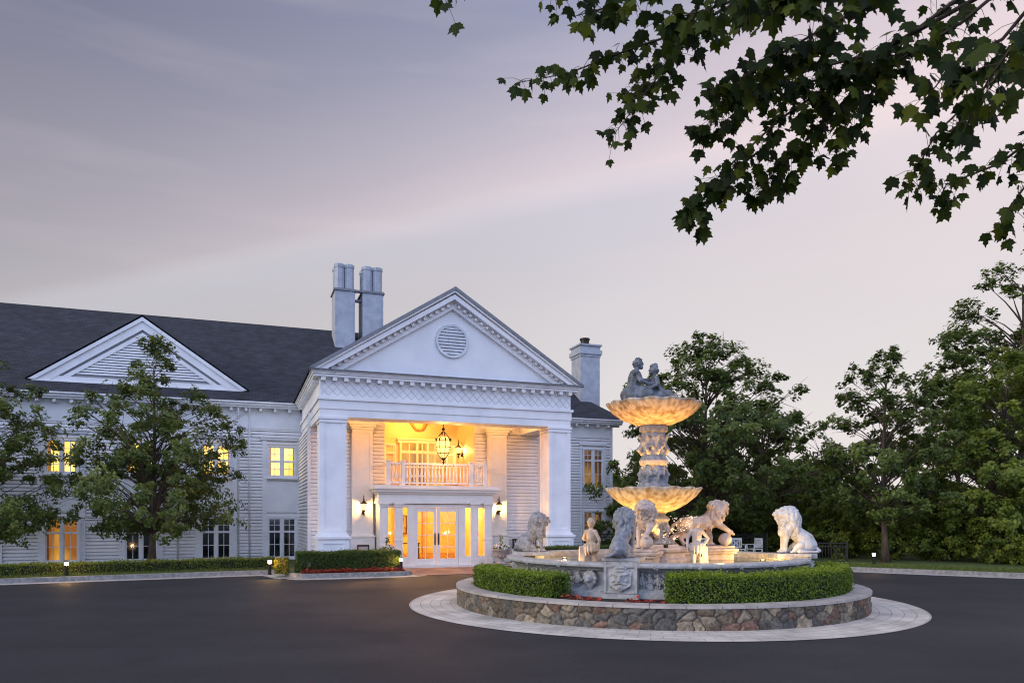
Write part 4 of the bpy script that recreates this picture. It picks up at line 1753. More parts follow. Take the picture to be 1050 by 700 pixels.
mb = MB()
mb.lathe([(0, 1.40), (.50, 1.40), (.50, 1.47), (.42, 1.50), (.34, 1.56), (.33, 1.9), (.36, 1.95), (.40, 2.0), (.36, 2.05), (.27, 2.10), (.30, 2.16), (0, 2.2)], 24)
carved(mb, 1.55, 1.92, .33, 1)
for th in (-70, -10, 50, 110, 170, 230):
    mask_face(mb, th, .34, 1.76, .10)
mb.sculpt('stem', marble_g, FT, .016, 1)
# bowls
def bowl(prof, lobes, amp, mat):
    nr = len(prof)
    zt = max(p[1] for p in prof)
    zb = min(p[1] for p in prof)
    def wob(a, r, z, j):
        f = max(0, (r / 1.12 - .35)) / .65
        w = abs(math.cos(lobes * a / 2))
        return r * (1 + amp * f * (w - .5)), z + .030 * f * (w - .6)
    mb = MB().lathe(prof, 160, wob=wob)
    return fpart(mb, 'bowl', mat, smooth=True)


bowl([(.26, 2.13), (.34, 2.17), (.55, 2.24), (.80, 2.38), (1.0, 2.54), (1.11, 2.68), (1.14, 2.735), (1.12, 2.755), (1.06, 2.73), (.9, 2.60), (.5, 2.50), (0, 2.48)], 14, .06, bowl_m)
mb = MB().lathe([(0, 2.66), (1.0, 2.66)], 48)
fpart(mb, 'water', water_m)
mb = MB()
mb.lathe([(0, 2.5), (.42, 2.5), (.42, 2.80), (.36, 2.86), (.29, 2.9), (.28, 3.30), (.335, 3.33), (.35, 3.42), (.32, 3.48), (.29, 3.52), (.28, 3.7), (.29, 3.95), (.28, 4.06), (.27, 4.09), (.34, 4.13), (.35, 4.22), (.32, 4.28), (0, 4.3)], 28)
carved(mb, 2.92, 3.30, .28, 5, 9, 3, .05)
for th in (-40, 20, 80, 140, 200, 260):
    mask_face(mb, th, .29, 3.10, .10)
carved(mb, 3.56, 4.04, .275, 9, 9, 4, .05)
for k in range(8):
    a = R(45 * k + 10)
    mb.chain([((.30 * math.cos(a), .30 * math.sin(a), 3.58), .035), ((.375 * math.cos(a), .375 * math.sin(a), 3.68), .05), ((.30 * math.cos(a), .30 * math.sin(a), 3.82), .04), ((.31 * math.cos(a), .31 * math.sin(a), 3.94), .05), ((.36 * math.cos(a), .36 * math.sin(a), 4.02), .035)])
    mb.limb((.33 * math.cos(a), .33 * math.sin(a), 2.92), .05, (.36 * math.cos(a), .36 * math.sin(a), 3.02), .03)
mb.sculpt('stem', marble_g, FT, .016, 1)
bowl([(.33, 4.27), (.36, 4.28), (.52, 4.33), (.80, 4.45), (1.02, 4.62), (1.10, 4.73), (1.14, 4.785), (1.13, 4.81), (1.05, 4.79), (.9, 4.74), (.5, 4.74), (0, 4.75)], 14, .04, bowl_m)
# lamps under the bowls
LC = (1, .45, .10)
for k in range(6):
    a = R(60 * k + 15)
    mb = MB().lathe([(0, 0), (.05, 0), (.06, .07), (.045, .075), (.0, .05)], 10)
    o = fpart(mb, 'lamp', metal_d)
    o.location = (.66 * math.cos(a), .66 * math.sin(a), 2.60)
    lamp('bowl_lamp', 'SPOT', (.66 * math.cos(a), .66 * math.sin(a), 2.70), 105, LC, FT, .05, R(66), (-.10 * math.cos(a), -.10 * math.sin(a), 1), .5)
for k in range(6):
    a = R(60 * k + 40)
    o = fpart(MB().lathe([(0, 0), (.05, 0), (.06, .07), (.045, .075), (.0, .05)], 10), 'lamp', metal_d)
    o.location = (.80 * math.cos(a), .80 * math.sin(a), 1.335)
    lamp('bowl_lamp', 'SPOT', (.80 * math.cos(a), .80 * math.sin(a), 1.45), 52, (1, .55, .12), FT, .05, R(110), (.05 * math.cos(a), .05 * math.sin(a), 1), .4)
for th, r_, pw in ((-62, 2.6, 40), (15, 3.06, 50), (50, 2.9, 40), (92, 2.7, 75), (150, 2.3, 40), (-120, 2.4, 40), (-49, 3.05, 26)):
    p = Vector(FP(th, r_, 1.06)) - FC
    o = fpart(MB().lathe([(0, -.06), (.07, -.06), (.07, .0), (.05, .01), (.0, -.01)], 10), 'lamp', metal_d)
    o.location = p - Vector((0, 0, .055))
    lamp('basin_lamp', 'POINT', p + Vector((0, 0, .08)), pw, (1, .58, .17), FT, .05)


# ------------------------------------------------------------------ statues
def lion_head(mb, c, yaw, pitch, s=1.0, seed=0, mane=True, mouth=True):
    """lion head with mane; c = centre of the skull, faces +x before yaw/pitch"""
    rot = Matrix.Rotation(yaw, 3, 'Z') @ Matrix.Rotation(-pitch, 3, 'Y')
    c = Vector(c)
    q = random.Random(seed)
    def p(x, y, z):
        return c + rot @ (Vector((x, y, z)) * s)
    mb.ball(c, .125 * s, 12, 9)
    mb.ball(p(.03, 0, .045), (.11 * s, .09 * s, .08 * s), 10, 8, rot)
    mb.ball(p(.02, 0, .0), .145 * s, 12, 9)
    mb.limb(p(.07, 0, .01), .088 * s, p(.145, 0, -.015), .074 * s)           # muzzle
    mb.ball(p(.198, 0, .018), (.024 * s, .044 * s, .026 * s), 8, 6, rot)       # nose
    mb.limb(p(.05, 0, -.10), .07 * s, p(.135, 0, -.125 if mouth else -.10), .050 * s)   # jaw
    mb.limb(p(.10, 0, -.15), .05 * s, p(.07, 0, -.26), .02 * s)               # beard
    for k in (-1, 1):
        mb.ball(p(.175, k * .045, -.035), (.05 * s, .045 * s, .045 * s), 8, 6, rot)
        mb.ball(p(.125, k * .068, .062), (.035 * s, .03 * s, .022 * s), 8, 6, rot)
        mb.limb(p(.15, k * .028, .085), .026 * s, p(.10, k * .105, .095), .024 * s)
        mb.ball(p(-.02, k * .125, .12), (.04 * s, .03 * s, .05 * s), 8, 6, rot)
        mb.ball(p(.05, k * .09, -.02), .055 * s, 8, 6)
    if not mane:
        return
    # mane: rings of curling locks, each one sweeping back and down
    for ring, (xr, rr, ln) in enumerate(((.02, .145, .12), (-.06, .185, .15), (-.14, .20, .18), (-.20, .17, .18))):
        n = 13
        for i in range(n):
            a = 2 * math.pi * (i + .5 * (ring % 2)) / n + q.uniform(-.08, .08)
            yy, zz = math.sin(a) * rr, math.cos(a) * rr
            A = p(xr, yy * .85, zz)
            B = p(xr - .05, yy * 1.25, zz * 1.12 - .02)
            D = p(xr - .07 + q.uniform(-.03, .03), yy * 1.40 + q.uniform(-.03, .03), zz * 1.1 - ln * .8)
            E = p(xr - .03, yy * 1.32, zz * 1.0 - ln * 1.15)
            mb.chain([(A, .045 * s), (B, .044 * s), (D, .034 * s), (E, .017 * s)])
    mb.ball(p(-.08, 0, -.02), (.16 * s, .19 * s, .20 * s), 12, 9, rot)


def paw(mb, p, d, s=1.0):
    p, d = Vector(p), Vector(d).normalized()
    sd = Vector((-d.y, d.x, 0))
    mb.ball(p, .06 * s, 9, 7)
    for k in (-1.5, -.5, .5, 1.5):
        mb.limb(p + sd * k * .022 * s, .032 * s, p + d * (.075 - abs(k) * .008) * s + sd * k * .028 * s - Vector((0, 0, .02 * s)), .025 * s)


def sitting_lion(name, label, loc, rz, mat, head_yaw=0, head_pitch=0, scale=1.0, seed=0):
    mb = MB()
    # trunk: rump, belly, deep chest
    mb.chain([((-.30, 0, .20), .19), ((-.22, 0, .34), .20), ((-.06, 0, .47), .185), ((.08, 0, .60), .195), ((.13, 0, .72), .19)])
    mb.ball((.17, 0, .58), (.13, .15, .20), 12, 9)
    mb.chain([((.10, 0, .70), .18), ((.15, 0, .85), .15), ((.20, 0, .95), .12)])
    for s in (-1, 1):
        mb.ball((-.20, s * .15, .19), (.19, .10, .18), 12, 9)                      # haunch
        mb.limb((-.08, s * .17, .20), .10, (.02, s * .18, .13), .07)                 # knee
        mb.chain([((.0, s * .18, .12), .06), ((-.22, s * .18, .055), .05)])          # shank to hock
        mb.limb((-.22, s * .18, .05), .05, (.05, s * .19, .045), .045)
        paw(mb, (.07, s * .19, .05), (1, 0, 0))
        mb.chain([((.14, s * .12, .66), .115), ((.21, s * .115, .44), .078), ((.235, s * .105, .28), .060), ((.24, s * .10, .10), .052)])
        paw(mb, (.26, s * .10, .055), (1, 0, 0), 1.1)
    mb.chain([((-.46, 0, .12), .05), ((-.50, .12, .06), .04), ((-.40, .28, .04), .035), ((-.15, .33, .04), .035), ((-.02, .31, .05), .055)])
    # chest tufts and mane over the shoulders
    q = random.Random(seed + 5)
    for k in range(26):
        a = q.uniform(-1.25, 1.25)
        z = q.uniform(.52, .86)
        x = .16 + .16 * math.cos(a) * (1 - (z - .5) * .4)
        y = .19 * math.sin(a)
        mb.chain([((x, y, z), .045), ((x + .02, y * 1.08, z - .07), .036), ((x, y * 1.05, z - .13), .015)])
    for k in range(22):
        a = q.uniform(1.6, 4.7)
        z = q.uniform(.62, .98)
        x, y = .12 + .20 * math.cos(a), .20 * math.sin(a)
        mb.chain([((x, y, z), .05), ((x - .03, y * 1.06, z - .09), .04), ((x - .02, y * 1.0, z - .17), .018)])
    for k in range(30):                         # long locks down the back of the neck
        a = math.pi + (k % 10 - 4.5) * .27
        z = (1.10, .98, .84)[k // 10]
        r0 = (.17, .215, .225)[k // 10]
        x, y = .17 + r0 * math.cos(a), r0 * math.sin(a)
        mb.chain([((x + .03, y * .8, z + .03), .030), ((x, y, z - .05), .034), ((x - .015, y * 1.05, z - .13), .028), ((x - .005, y, z - .21), .012)])
    lion_head(mb, (.27, 0, .98), head_yaw, head_pitch, 1.0, seed)
    o = mb.sculpt(name, mat, None, .0115, 0)
    o.location = loc
    o.rotation_euler = (0, 0, rz)
    o.scale = (scale * 1.03, scale * .88, scale * .90)
    return tag(o, label, 'lion statue', 'lion statues of the fountain')


def slab(loc, rz, mat, sx, sy):
    pass


def toward(p, q):
    d = Vector(q) - Vector(p)
    return math.atan2(d.y, d.x)


LZ = 1.236
p = FP(PED[0], 3.28, LZ)
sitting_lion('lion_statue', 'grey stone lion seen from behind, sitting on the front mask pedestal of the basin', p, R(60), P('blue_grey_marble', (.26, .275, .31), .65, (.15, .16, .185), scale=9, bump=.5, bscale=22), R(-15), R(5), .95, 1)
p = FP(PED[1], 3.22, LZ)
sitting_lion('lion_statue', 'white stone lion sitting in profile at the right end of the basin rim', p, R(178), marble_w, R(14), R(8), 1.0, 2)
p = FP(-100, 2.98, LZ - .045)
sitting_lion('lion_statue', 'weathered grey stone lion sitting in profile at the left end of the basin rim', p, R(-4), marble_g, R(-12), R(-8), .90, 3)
mb = MB().box(-.50, .50, -.34, .34, 1.10, 1.19)
o = fpart(mb, 'slab', marble, bevel=.01)
o.location = Vector(FP(-100, 2.98, 0)) - FC
o = fpart(MB().box(-.50, .38, -.34, .34, 1.12, 1.232), 'slab', marble, bevel=.01)
o.location = Vector(FP(PED[1], 3.22, 0)) - FC


def striding_lion(name, label, loc, rz, mat, head_yaw, head_pitch, ball_side, seed, scale=1.0):
    mb = MB()
    mb.chain([((-.48, 0, .56), .17), ((-.28, 0, .57), .185), ((-.02, 0, .57), .185), ((.20, 0, .63), .21), ((.30, 0, .72), .20)])
    mb.chain([((.26, 0, .72), .20), ((.38, 0, .86), .16), ((.44, 0, .96), .13)])
    for s, (kx, hx, px_) in ((-1, (-.38, -.62, -.54)), (1, (-.50, -.76, -.70))):
        mb.ball((-.47, s * .11, .50), (.17, .09, .20), 10, 8)
        mb.chain([((-.44, s * .13, .44), .115), ((kx, s * .14, .34), .085), ((hx, s * .14, .20), .052), ((px_, s * .14, .06), .048)])
        paw(mb, (px_ + .02, s * .14, .05), (1, 0, 0))
    b = ball_side
    mb.chain([((.24, -b * .14, .58), .12), ((.26, -b * .15, .34), .075), ((.30, -b * .14, .20), .058), ((.29, -b * .14, .08), .055)])
    paw(mb, (.31, -b * .14, .055), (1, 0, 0), 1.1)
    mb.chain([((.28, b * .13, .62), .12), ((.46, b * .16, .50), .085), ((.60, b * .15, .42), .065), ((.70, b * .13, .36), .055)])
    paw(mb, (.72, b * .13, .345), (1, 0, -.4), 1.1)
    mb.ball((.58, b * .11, .165), .165, 18, 14)
    mb.chain([((-.62, 0, .60), .05), ((-.76, .03, .52), .04), ((-.84, .05, .34), .035), ((-.92, .05, .24), .035), ((-1.0, .05, .26), .06)])
    q = random.Random(seed + 9)
    for k in range(46):
        a = q.uniform(0, 6.28)
        f = q.random()
        cx_, cz_ = .22 + .20 * f, .70 + .24 * f
        x, y, z = cx_ + q.uniform(-.06, .10), .21 * math.sin(a), cz_ + .20 * math.cos(a)
        mb.chain([((x, y, z), .05), ((x - .03, y * 1.1, z - .08), .04), ((x - .01, y * 1.05, z - .15), .017)])
    lion_head(mb, (.50, 0, 1.0), head_yaw, head_pitch, 1.0, seed)
    o = mb.sculpt(name, mat, None, .0115, 0)
    o.location = loc
    o.rotation_euler = (0, 0, rz)
    o.scale = (scale,) * 3
    return tag(o, label, 'lion statue', 'lion statues of the fountain')


p = FP(110, 1.38, 1.336)
striding_lion('lion_statue', 'pinkish stone lion striding right on an inner plinth with one paw on a ball', p, R(8), marble_p, R(-10), R(28), -1, 4, .98)
p = FP(-20, .95, 1.336)
striding_lion('lion_statue', 'cream stone lion on the inner plinth, its mane showing above the grey sitting lion', p, R(-112), marble_p, R(-6), R(6), 1, 5, .92)


def boy(name, label, loc, rz, mat, pose, seed):
    mb = MB()
    # drapery base and legs
    mb.chain([((-.02, .065, .56), .080), ((.0, .07, .32), .058), ((-.01, .07, .30), .056), ((-.02, .07, .05), .038)])
    mb.chain([((.02, -.065, .56), .080), ((.05, -.075, .32), .058), ((.01, -.075, .06), .038)])
    for y, x in ((.07, .01), (-.075, .04)):
        mb.limb((x - .03, y, .035), .035, (x + .07, y * 1.15, .025), .024)
    mb.ball((0, 0, .60), (.105, .125, .11), 12, 9)
    mb.chain([((0, 0, .60), .105), ((.005, 0, .70), .095), ((.0, .0, .80), .105), ((-.005, 0, .88), .095)])
    mb.limb((-.01, -.10, .90), .050, (-.01, .10, .90), .050)
    mb.limb((0, 0, .92), .045, (.012, 0, 1.0), .042)
    # head
    mb.ball((.015, 0, 1.075), (.088, .075, .098), 12, 9)
    mb.ball((.10, 0, 1.06), (.018, .014, .022), 7, 5)
    mb.ball((.075, 0, 1.015), (.035, .035, .028), 8, 6)
    for s in (-1, 1):
        mb.ball((.082, s * .03, 1.085), (.016, .018, .009), 7, 5)
        mb.ball((.065, s * .035, 1.045), (.03, .025, .025), 7, 5)
        mb.ball((.01, s * .078, 1.065), (.018, .012, .026), 7, 5)
        mb.ball((.085, s * .012, 1.022), (.012, .016, .008), 6, 5)
    q = random.Random(seed)
    for k in range(44):
        a = q.uniform(0, 6.28)
        b = q.uniform(-.1, 1.5)
        x, y, z = math.cos(b) * math.cos(a), math.cos(b) * math.sin(a), math.sin(b)
        if x > .35 and z < .55:
            continue
        mb.ball((.005 + x * .09, y * .08, 1.085 + z * .095), q.uniform(.016, .027), 7, 5)
    # arms
    if pose == 'hip':
        mb.chain([((-.01, .115, .89), .042), ((-.05, .23, .75), .036), ((.05, .15, .63), .030)])
        hands = [((.05, .15, .63), (.6, -.5, -.3))]
        mb.chain([((-.01, -.115, .89), .042), ((.0, -.19, .74), .036), ((.05, -.20, .58), .030)])
        hands.append(((.05, -.20, .57), (.2, 0, -1)))
    else:
        mb.chain([((-.01, .115, .89), .042), ((.05, .19, .75), .036), ((.15, .12, .70), .030)])
        mb.chain([((-.01, -.115, .89), .042), ((-.02, -.20, .73), .036), ((.02, -.17, .58), .030)])
        hands = [((.16, .11, .70), (.8, -.6, .1)), ((.02, -.17, .57), (.2, .1, -1))]
    for h, d in hands:
        h, d = Vector(h), Vector(d).normalized()
        sd = d.cross(Vector((0, 0, 1))).normalized() if abs(d.z) < .9 else Vector((1, 0, 0))
        mb.limb(h, .026, h + d * .035, .026)
        for k in range(4):
            b0 = h + d * .045 + sd * (k - 1.5) * .013
            mb.chain([(b0, .0085), (b0 + d * (.030 - abs(k - 1.4) * .004), .008), (b0 + d * .045 + Vector((0, 0, -.008)), .007)])
        mb.chain([(h + sd * .022, .010), (h + sd * .038 + d * .025, .008)])
    # cloth wrapped round the hips, falling to the ground at one side
    for k in range(14):
        a = 2 * math.pi * k / 14
        mb.chain([((.115 * math.cos(a), .14 * math.sin(a), .60 + .03 * math.sin(2 * a)), .036), ((.12 * math.cos(a), .145 * math.sin(a), .50), .032), ((.115 * math.cos(a), .135 * math.sin(a), .42 - .05 * math.sin(a)), .016)])
    for k in range(6):
        y = .10 + .02 * k
        mb.chain([((-.06 - .01 * k, y, .56), .034), ((-.09, y + .01, .3), .034), ((-.09 + .015 * (k % 2), y + .02, .03), .036)])
    mb.ball((-.05, .06, .03), (.15, .17, .04), 12, 7)
    o = mb.sculpt(name, mat, None, .011, 1)
    o.location = loc
    o.rotation_euler = (0, 0, rz)
    return tag(o, label, 'boy statue', 'boy statues of the fountain')


bp1, bp2 = FP(9, 2.62, .86), FP(-40, 2.72, .84)
boy('boy_statue', 'lit cream stone statue of a boy with hand on hip, standing before the right plinth', bp1, toward(bp1, (1.2, 0, 0)), marble_p, 'hip', 3)
o = boy('boy_statue', 'sandy stone statue of a draped boy seen from behind, between the left and front lions', bp2, toward(bp2, FC) + .2, P('sandy_marble', (.56, .44, .34), .6, (.36, .26, .19), scale=6, bump=.4), 'fold', 8)
for q_ in (bp1, bp2):
    o = fpart(MB().lathe([(0, .70), (.26, .70), (.26, .83), (.23, .86), (0, .865)], 20), 'foot_block', marble_p)
    o.location = Vector((q_.x, q_.y, 0)) - FC

# couple on the top bowl: a bare-chested man facing right, a draped woman leaning to him
mb = MB()
Zb = 0
# seat / drapery mass of the man
mb.ball((-.30, 0, .19), (.33, .29, .23), 14, 10)
mb.ball((-.12, -.12, .20), (.28, .2, .2), 14, 10)
mb.chain([((-.30, .10, .16), .15), ((-.02, .14, .22), .12), ((.08, .13, .07), .08)])
mb.chain([((-.30, -.10, .16), .16), ((-.06, -.16, .25), .125), ((-.05, -.15, .09), .09)])
mb.chain([((-.32, 0, .30), .18), ((-.31, 0, .45), .165), ((-.28, 0, .58), .175), ((-.28, 0, .66), .14)])
mb.limb((-.29, -.17, .69), .088, (-.27, .17, .69), .088)
mb.chain([((-.27, 0, .72), .062), ((-.235, 0, .82), .058)])
hc = Vector((-.215, 0, .92))
mb.ball(hc, (.105, .088, .118), 12, 9)
mb.ball(hc + Vector((.115, 0, -.01)), (.022, .016, .026), 7, 5)
mb.ball(hc + Vector((.075, 0, -.09)), (.048, .045, .045), 8, 6)
mb.ball(hc + Vector((.095, 0, .035)), (.02, .05, .014), 8, 6)
mb.ball(hc + Vector((.10, 0, -.058)), (.018, .03, .010), 7, 5)
q = random.Random(4)
for k in range(70):
    a, b = q.uniform(0, 6.28), q.uniform(-.7, 1.5)
    x, y, z = math.cos(b) * math.cos(a), math.cos(b) * math.sin(a), math.sin(b)
    if x > .25 and z < .6:
        continue
    mb.ball(hc + Vector((x * .108, y * .092, z * .118 + .005)), q.uniform(.02, .032), 7, 5)
# his arms reach round to her
mb.chain([((-.27, -.16, .68), .068), ((-.20, -.24, .50), .055), ((.0, -.20, .42), .044), ((.08, -.16, .44), .036)])
mb.chain([((-.27, .16, .68), .068), ((-.10, .22, .58), .055), ((.10, .16, .56), .045), ((.18, .13, .58), .036)])
for h, d in (((.09, -.15, .44), Vector((.9, .2, .1))), ((.19, .12, .58), Vector((.8, -.5, 0)))):
    h = Vector(h)
    d.normalize()
    mb.limb(h, .030, h + d * .04, .028)
    for k in range(4):
        b0 = h + d * .05 + Vector((0, 0, (k - 1.5) * .016))
        mb.chain([(b0, .010), (b0 + d * .035, .009), (b0 + d * .055 + Vector((.0, .012, -.005)), .008)])
    mb.chain([(h + Vector((0, 0, .03)), .011), (h + d * .035 + Vector((0, 0, .048)), .009)])
# woman
mb.ball((.22, .0, .14), (.22, .22, .17), 14, 10)
mb.chain([((.20, -.08, .16), .15), ((.44, -.12, .20), .11), ((.60, -.12, .06), .07)])
mb.chain([((.20, .08, .16), .15), ((.42, .10, .16), .11), ((.64, .08, .05), .06)])
mb.chain([((.22, 0, .24), .145), ((.19, 0, .38), .115), ((.17, 0, .50), .12), ((.165, 0, .565), .10)])
mb.limb((.18, -.12, .575), .06, (.17, .12, .575), .06)
mb.chain([((.165, 0, .60), .048), ((.15, 0, .69), .045)])
wc = Vector((.135, 0, .775))
mb.ball(wc, (.095, .082, .105), 12, 9)
mb.ball(wc + Vector((-.10, 0, -.012)), (.018, .014, .022), 7, 5)
mb.ball(wc + Vector((-.07, 0, -.075)), (.040, .036, .034), 8, 6)
for k in range(80):
    a, b = q.uniform(0, 6.28), q.uniform(-.9, 1.5)
    x, y, z = math.cos(b) * math.cos(a), math.cos(b) * math.sin(a), math.sin(b)
    if x < -.35 and z < .55:
        continue
    mb.ball(wc + Vector((x * .105 + .01, y * .095, z * .11 + .01)), q.uniform(.02, .034), 7, 5)
mb.ball(wc + Vector((.05, 0, .12)), (.055, .05, .045), 8, 6)
mb.chain([((.18, -.13, .565), .054), ((.20, -.22, .42), .046), ((.06, -.22, .34), .036), ((.0, -.20, .36), .03)])
mb.chain([((.17, .13, .565), .054), ((.02, .20, .52), .045), ((-.14, .16, .58), .036)])
# folds of her dress
for k in range(16):
    t_ = k / 15
    y = -.24 + .48 * t_
    mb.chain([((.16 + .1 * math.sin(k), y * .55, .42), .03), ((.30 + .04 * math.sin(k * 2), y * .8, .28), .035), ((.50, y, .15), .035), ((.70 + .05 * math.sin(k * 3), y * 1.05, .02), .03)])
for k in range(12):
    a = -2.6 + 5.2 * k / 11
    mb.chain([((-.30 + .20 * math.cos(a) * .9, .20 * math.sin(a), .32), .03), ((-.30 + .27 * math.cos(a), .26 * math.sin(a), .18), .035), ((-.28 + .30 * math.cos(a), .28 * math.sin(a), .02), .035)])
mb.ball((.12, 0, .0), (.62, .34, .06), 18, 8)
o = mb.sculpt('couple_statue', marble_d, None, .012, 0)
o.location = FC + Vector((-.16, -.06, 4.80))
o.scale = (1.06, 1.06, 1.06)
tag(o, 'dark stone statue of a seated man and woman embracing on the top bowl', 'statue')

# splashing water beside the lower stem
q = random.Random(12)
mb = MB()
for k in range(150):
    a = R(q.uniform(10, 120)) - R(90)
    t_ = q.random()
    r_ = .45 + .75 * t_
    z = 1.42 + 1.3 * t_ * .55 + .55 * math.sin(t_ * 3.1) * q.uniform(.3, 1) * .6
    mb.ball((FC.x + r_ * math.cos(a), FC.y + r_ * math.sin(a), z - .1), (q.uniform(.006, .020), q.uniform(.006, .016), q.uniform(.006, .014)), 6, 4)
tag(mb.build('water_spray', foam_m, None, True), kind='stuff')

# ------------------------------------------------------------------ round planter
PLN = thing('stone_planter', 'low round fieldstone planter wall with pale coping round the fountain', 'planter', FC)
# fieldstones: a wall surface pushed in and out by a stone layout worked out here
rng = np.random.default_rng(31)
r_ = 4.74
circ = 2 * math.pi * r_
nu, nv_ = 1900, 20
sd = []
u = 0.0
for row, (vz, pit) in enumerate(((.07, .30), (.21, .36), (.34, .31))):
    k = int(circ / pit)
    uu = (np.arange(k) + .5 * row + rng.uniform(-.34, .34, k)) * circ / k
    sd.append(np.stack([uu % circ, vz + rng.uniform(-.055, .055, k), rng.uniform(.85, 1.3, k)], 1))
sd = np.concatenate(sd)
srnd, sout = rng.random(len(sd)), rng.uniform(-.012, .014, len(sd))
gu, gv = np.meshgrid(np.arange(nu) * circ / nu, np.linspace(0, .405, nv_), indexing='ij')
wu = gu + .020 * np.sin(gv * 31 + gu * 5) + .012 * np.sin(gu * 17)
wv = gv + .016 * np.sin(gu * 13) + .010 * np.sin(gu * 29 + gv * 11)
du = np.abs(wu[..., None] - sd[:, 0])
du = np.minimum(du, circ - du)
dd = np.sqrt((du * .80) ** 2 + (wv[..., None] - sd[:, 1]) ** 2) * sd[:, 2]
i1 = dd.argmin(-1)
d1 = np.take_along_axis(dd, i1[..., None], -1)[..., 0]
np.put_along_axis(dd, i1[..., None], 9, -1)
ed = dd.min(-1) - d1
f = np.clip(ed / .045, 0, 1)
f = f * f * (3 - 2 * f)
rr = r_ + .034 * f + sout[i1] * f + .006 * np.sin(gu * 41 + gv * 37) * f
ga_ = gu / r_
vx = np.stack([rr * np.cos(ga_), rr * np.sin(ga_), gv], -1).reshape(-1, 3)
ii, jj = np.meshgrid(np.arange(nu), np.arange(nv_ - 1), indexing='ij')
i2 = (ii + 1) % nu
fc = np.stack([ii * nv_ + jj, i2 * nv_ + jj, i2 * nv_ + jj + 1, ii * nv_ + jj + 1], -1).reshape(-1, 4)
me = bpy.data.meshes.new('wall')
me.from_pydata(vx.tolist(), [], fc.tolist())
for nm, val in (('rnd', srnd[i1].ravel()), ('edge', f.ravel())):
    q_ = me.attributes.new(nm, 'FLOAT', 'POINT')
    q_.data.foreach_set('value', val.astype(np.float32))
me.materials.append(fieldstone)
me.polygons.foreach_set('use_smooth', [True] * len(me.polygons))
o = bpy.data.objects.new('wall', me)
COL.objects.link(o)
o.parent = PLN
cop = MB()
nst = 46
for i in range(nst):
    a0, a1 = 2 * math.pi * (i + .01) / nst, 2 * math.pi * (i + .99) / nst
    dz = random.uniform(-.004, .004)
    k = 5
    out, inn_ = [], []
    for j in range(k + 1):
        a = a0 + (a1 - a0) * j / k
        out.append((4.80 * math.cos(a), 4.80 * math.sin(a)))
        inn_.append((4.38 * math.cos(a), 4.38 * math.sin(a)))
    ring = out + inn_[::-1]
    cop.prism([(x, y, .406) for x, y in ring], (0, 0, .050 + dz))
cop.build('coping', P('coping_stone', (.46, .42, .38), .75, (.32, .29, .27), scale=3, bump=.3, bscale=40), PLN)
mb = MB().lathe([(0, .425), (4.4, .425)], 96)
mb.build('soil', soil, PLN)
mb = MB()
n = 160
for i in range(n):
    a0, a1 = 2 * math.pi * i / n, 2 * math.pi * (i + 1) / n
    q4 = [(4.74, a0), (5.90, a0), (5.90, a1), (4.74, a1)]
    mb.poly([(FC.x + r * math.cos(a), FC.y + r * math.sin(a), .010) for r, a in q4], [(a * 5.35, r) for r, a in q4])
tag(mb.build('ring_pavement', tile_p), kind='structure')


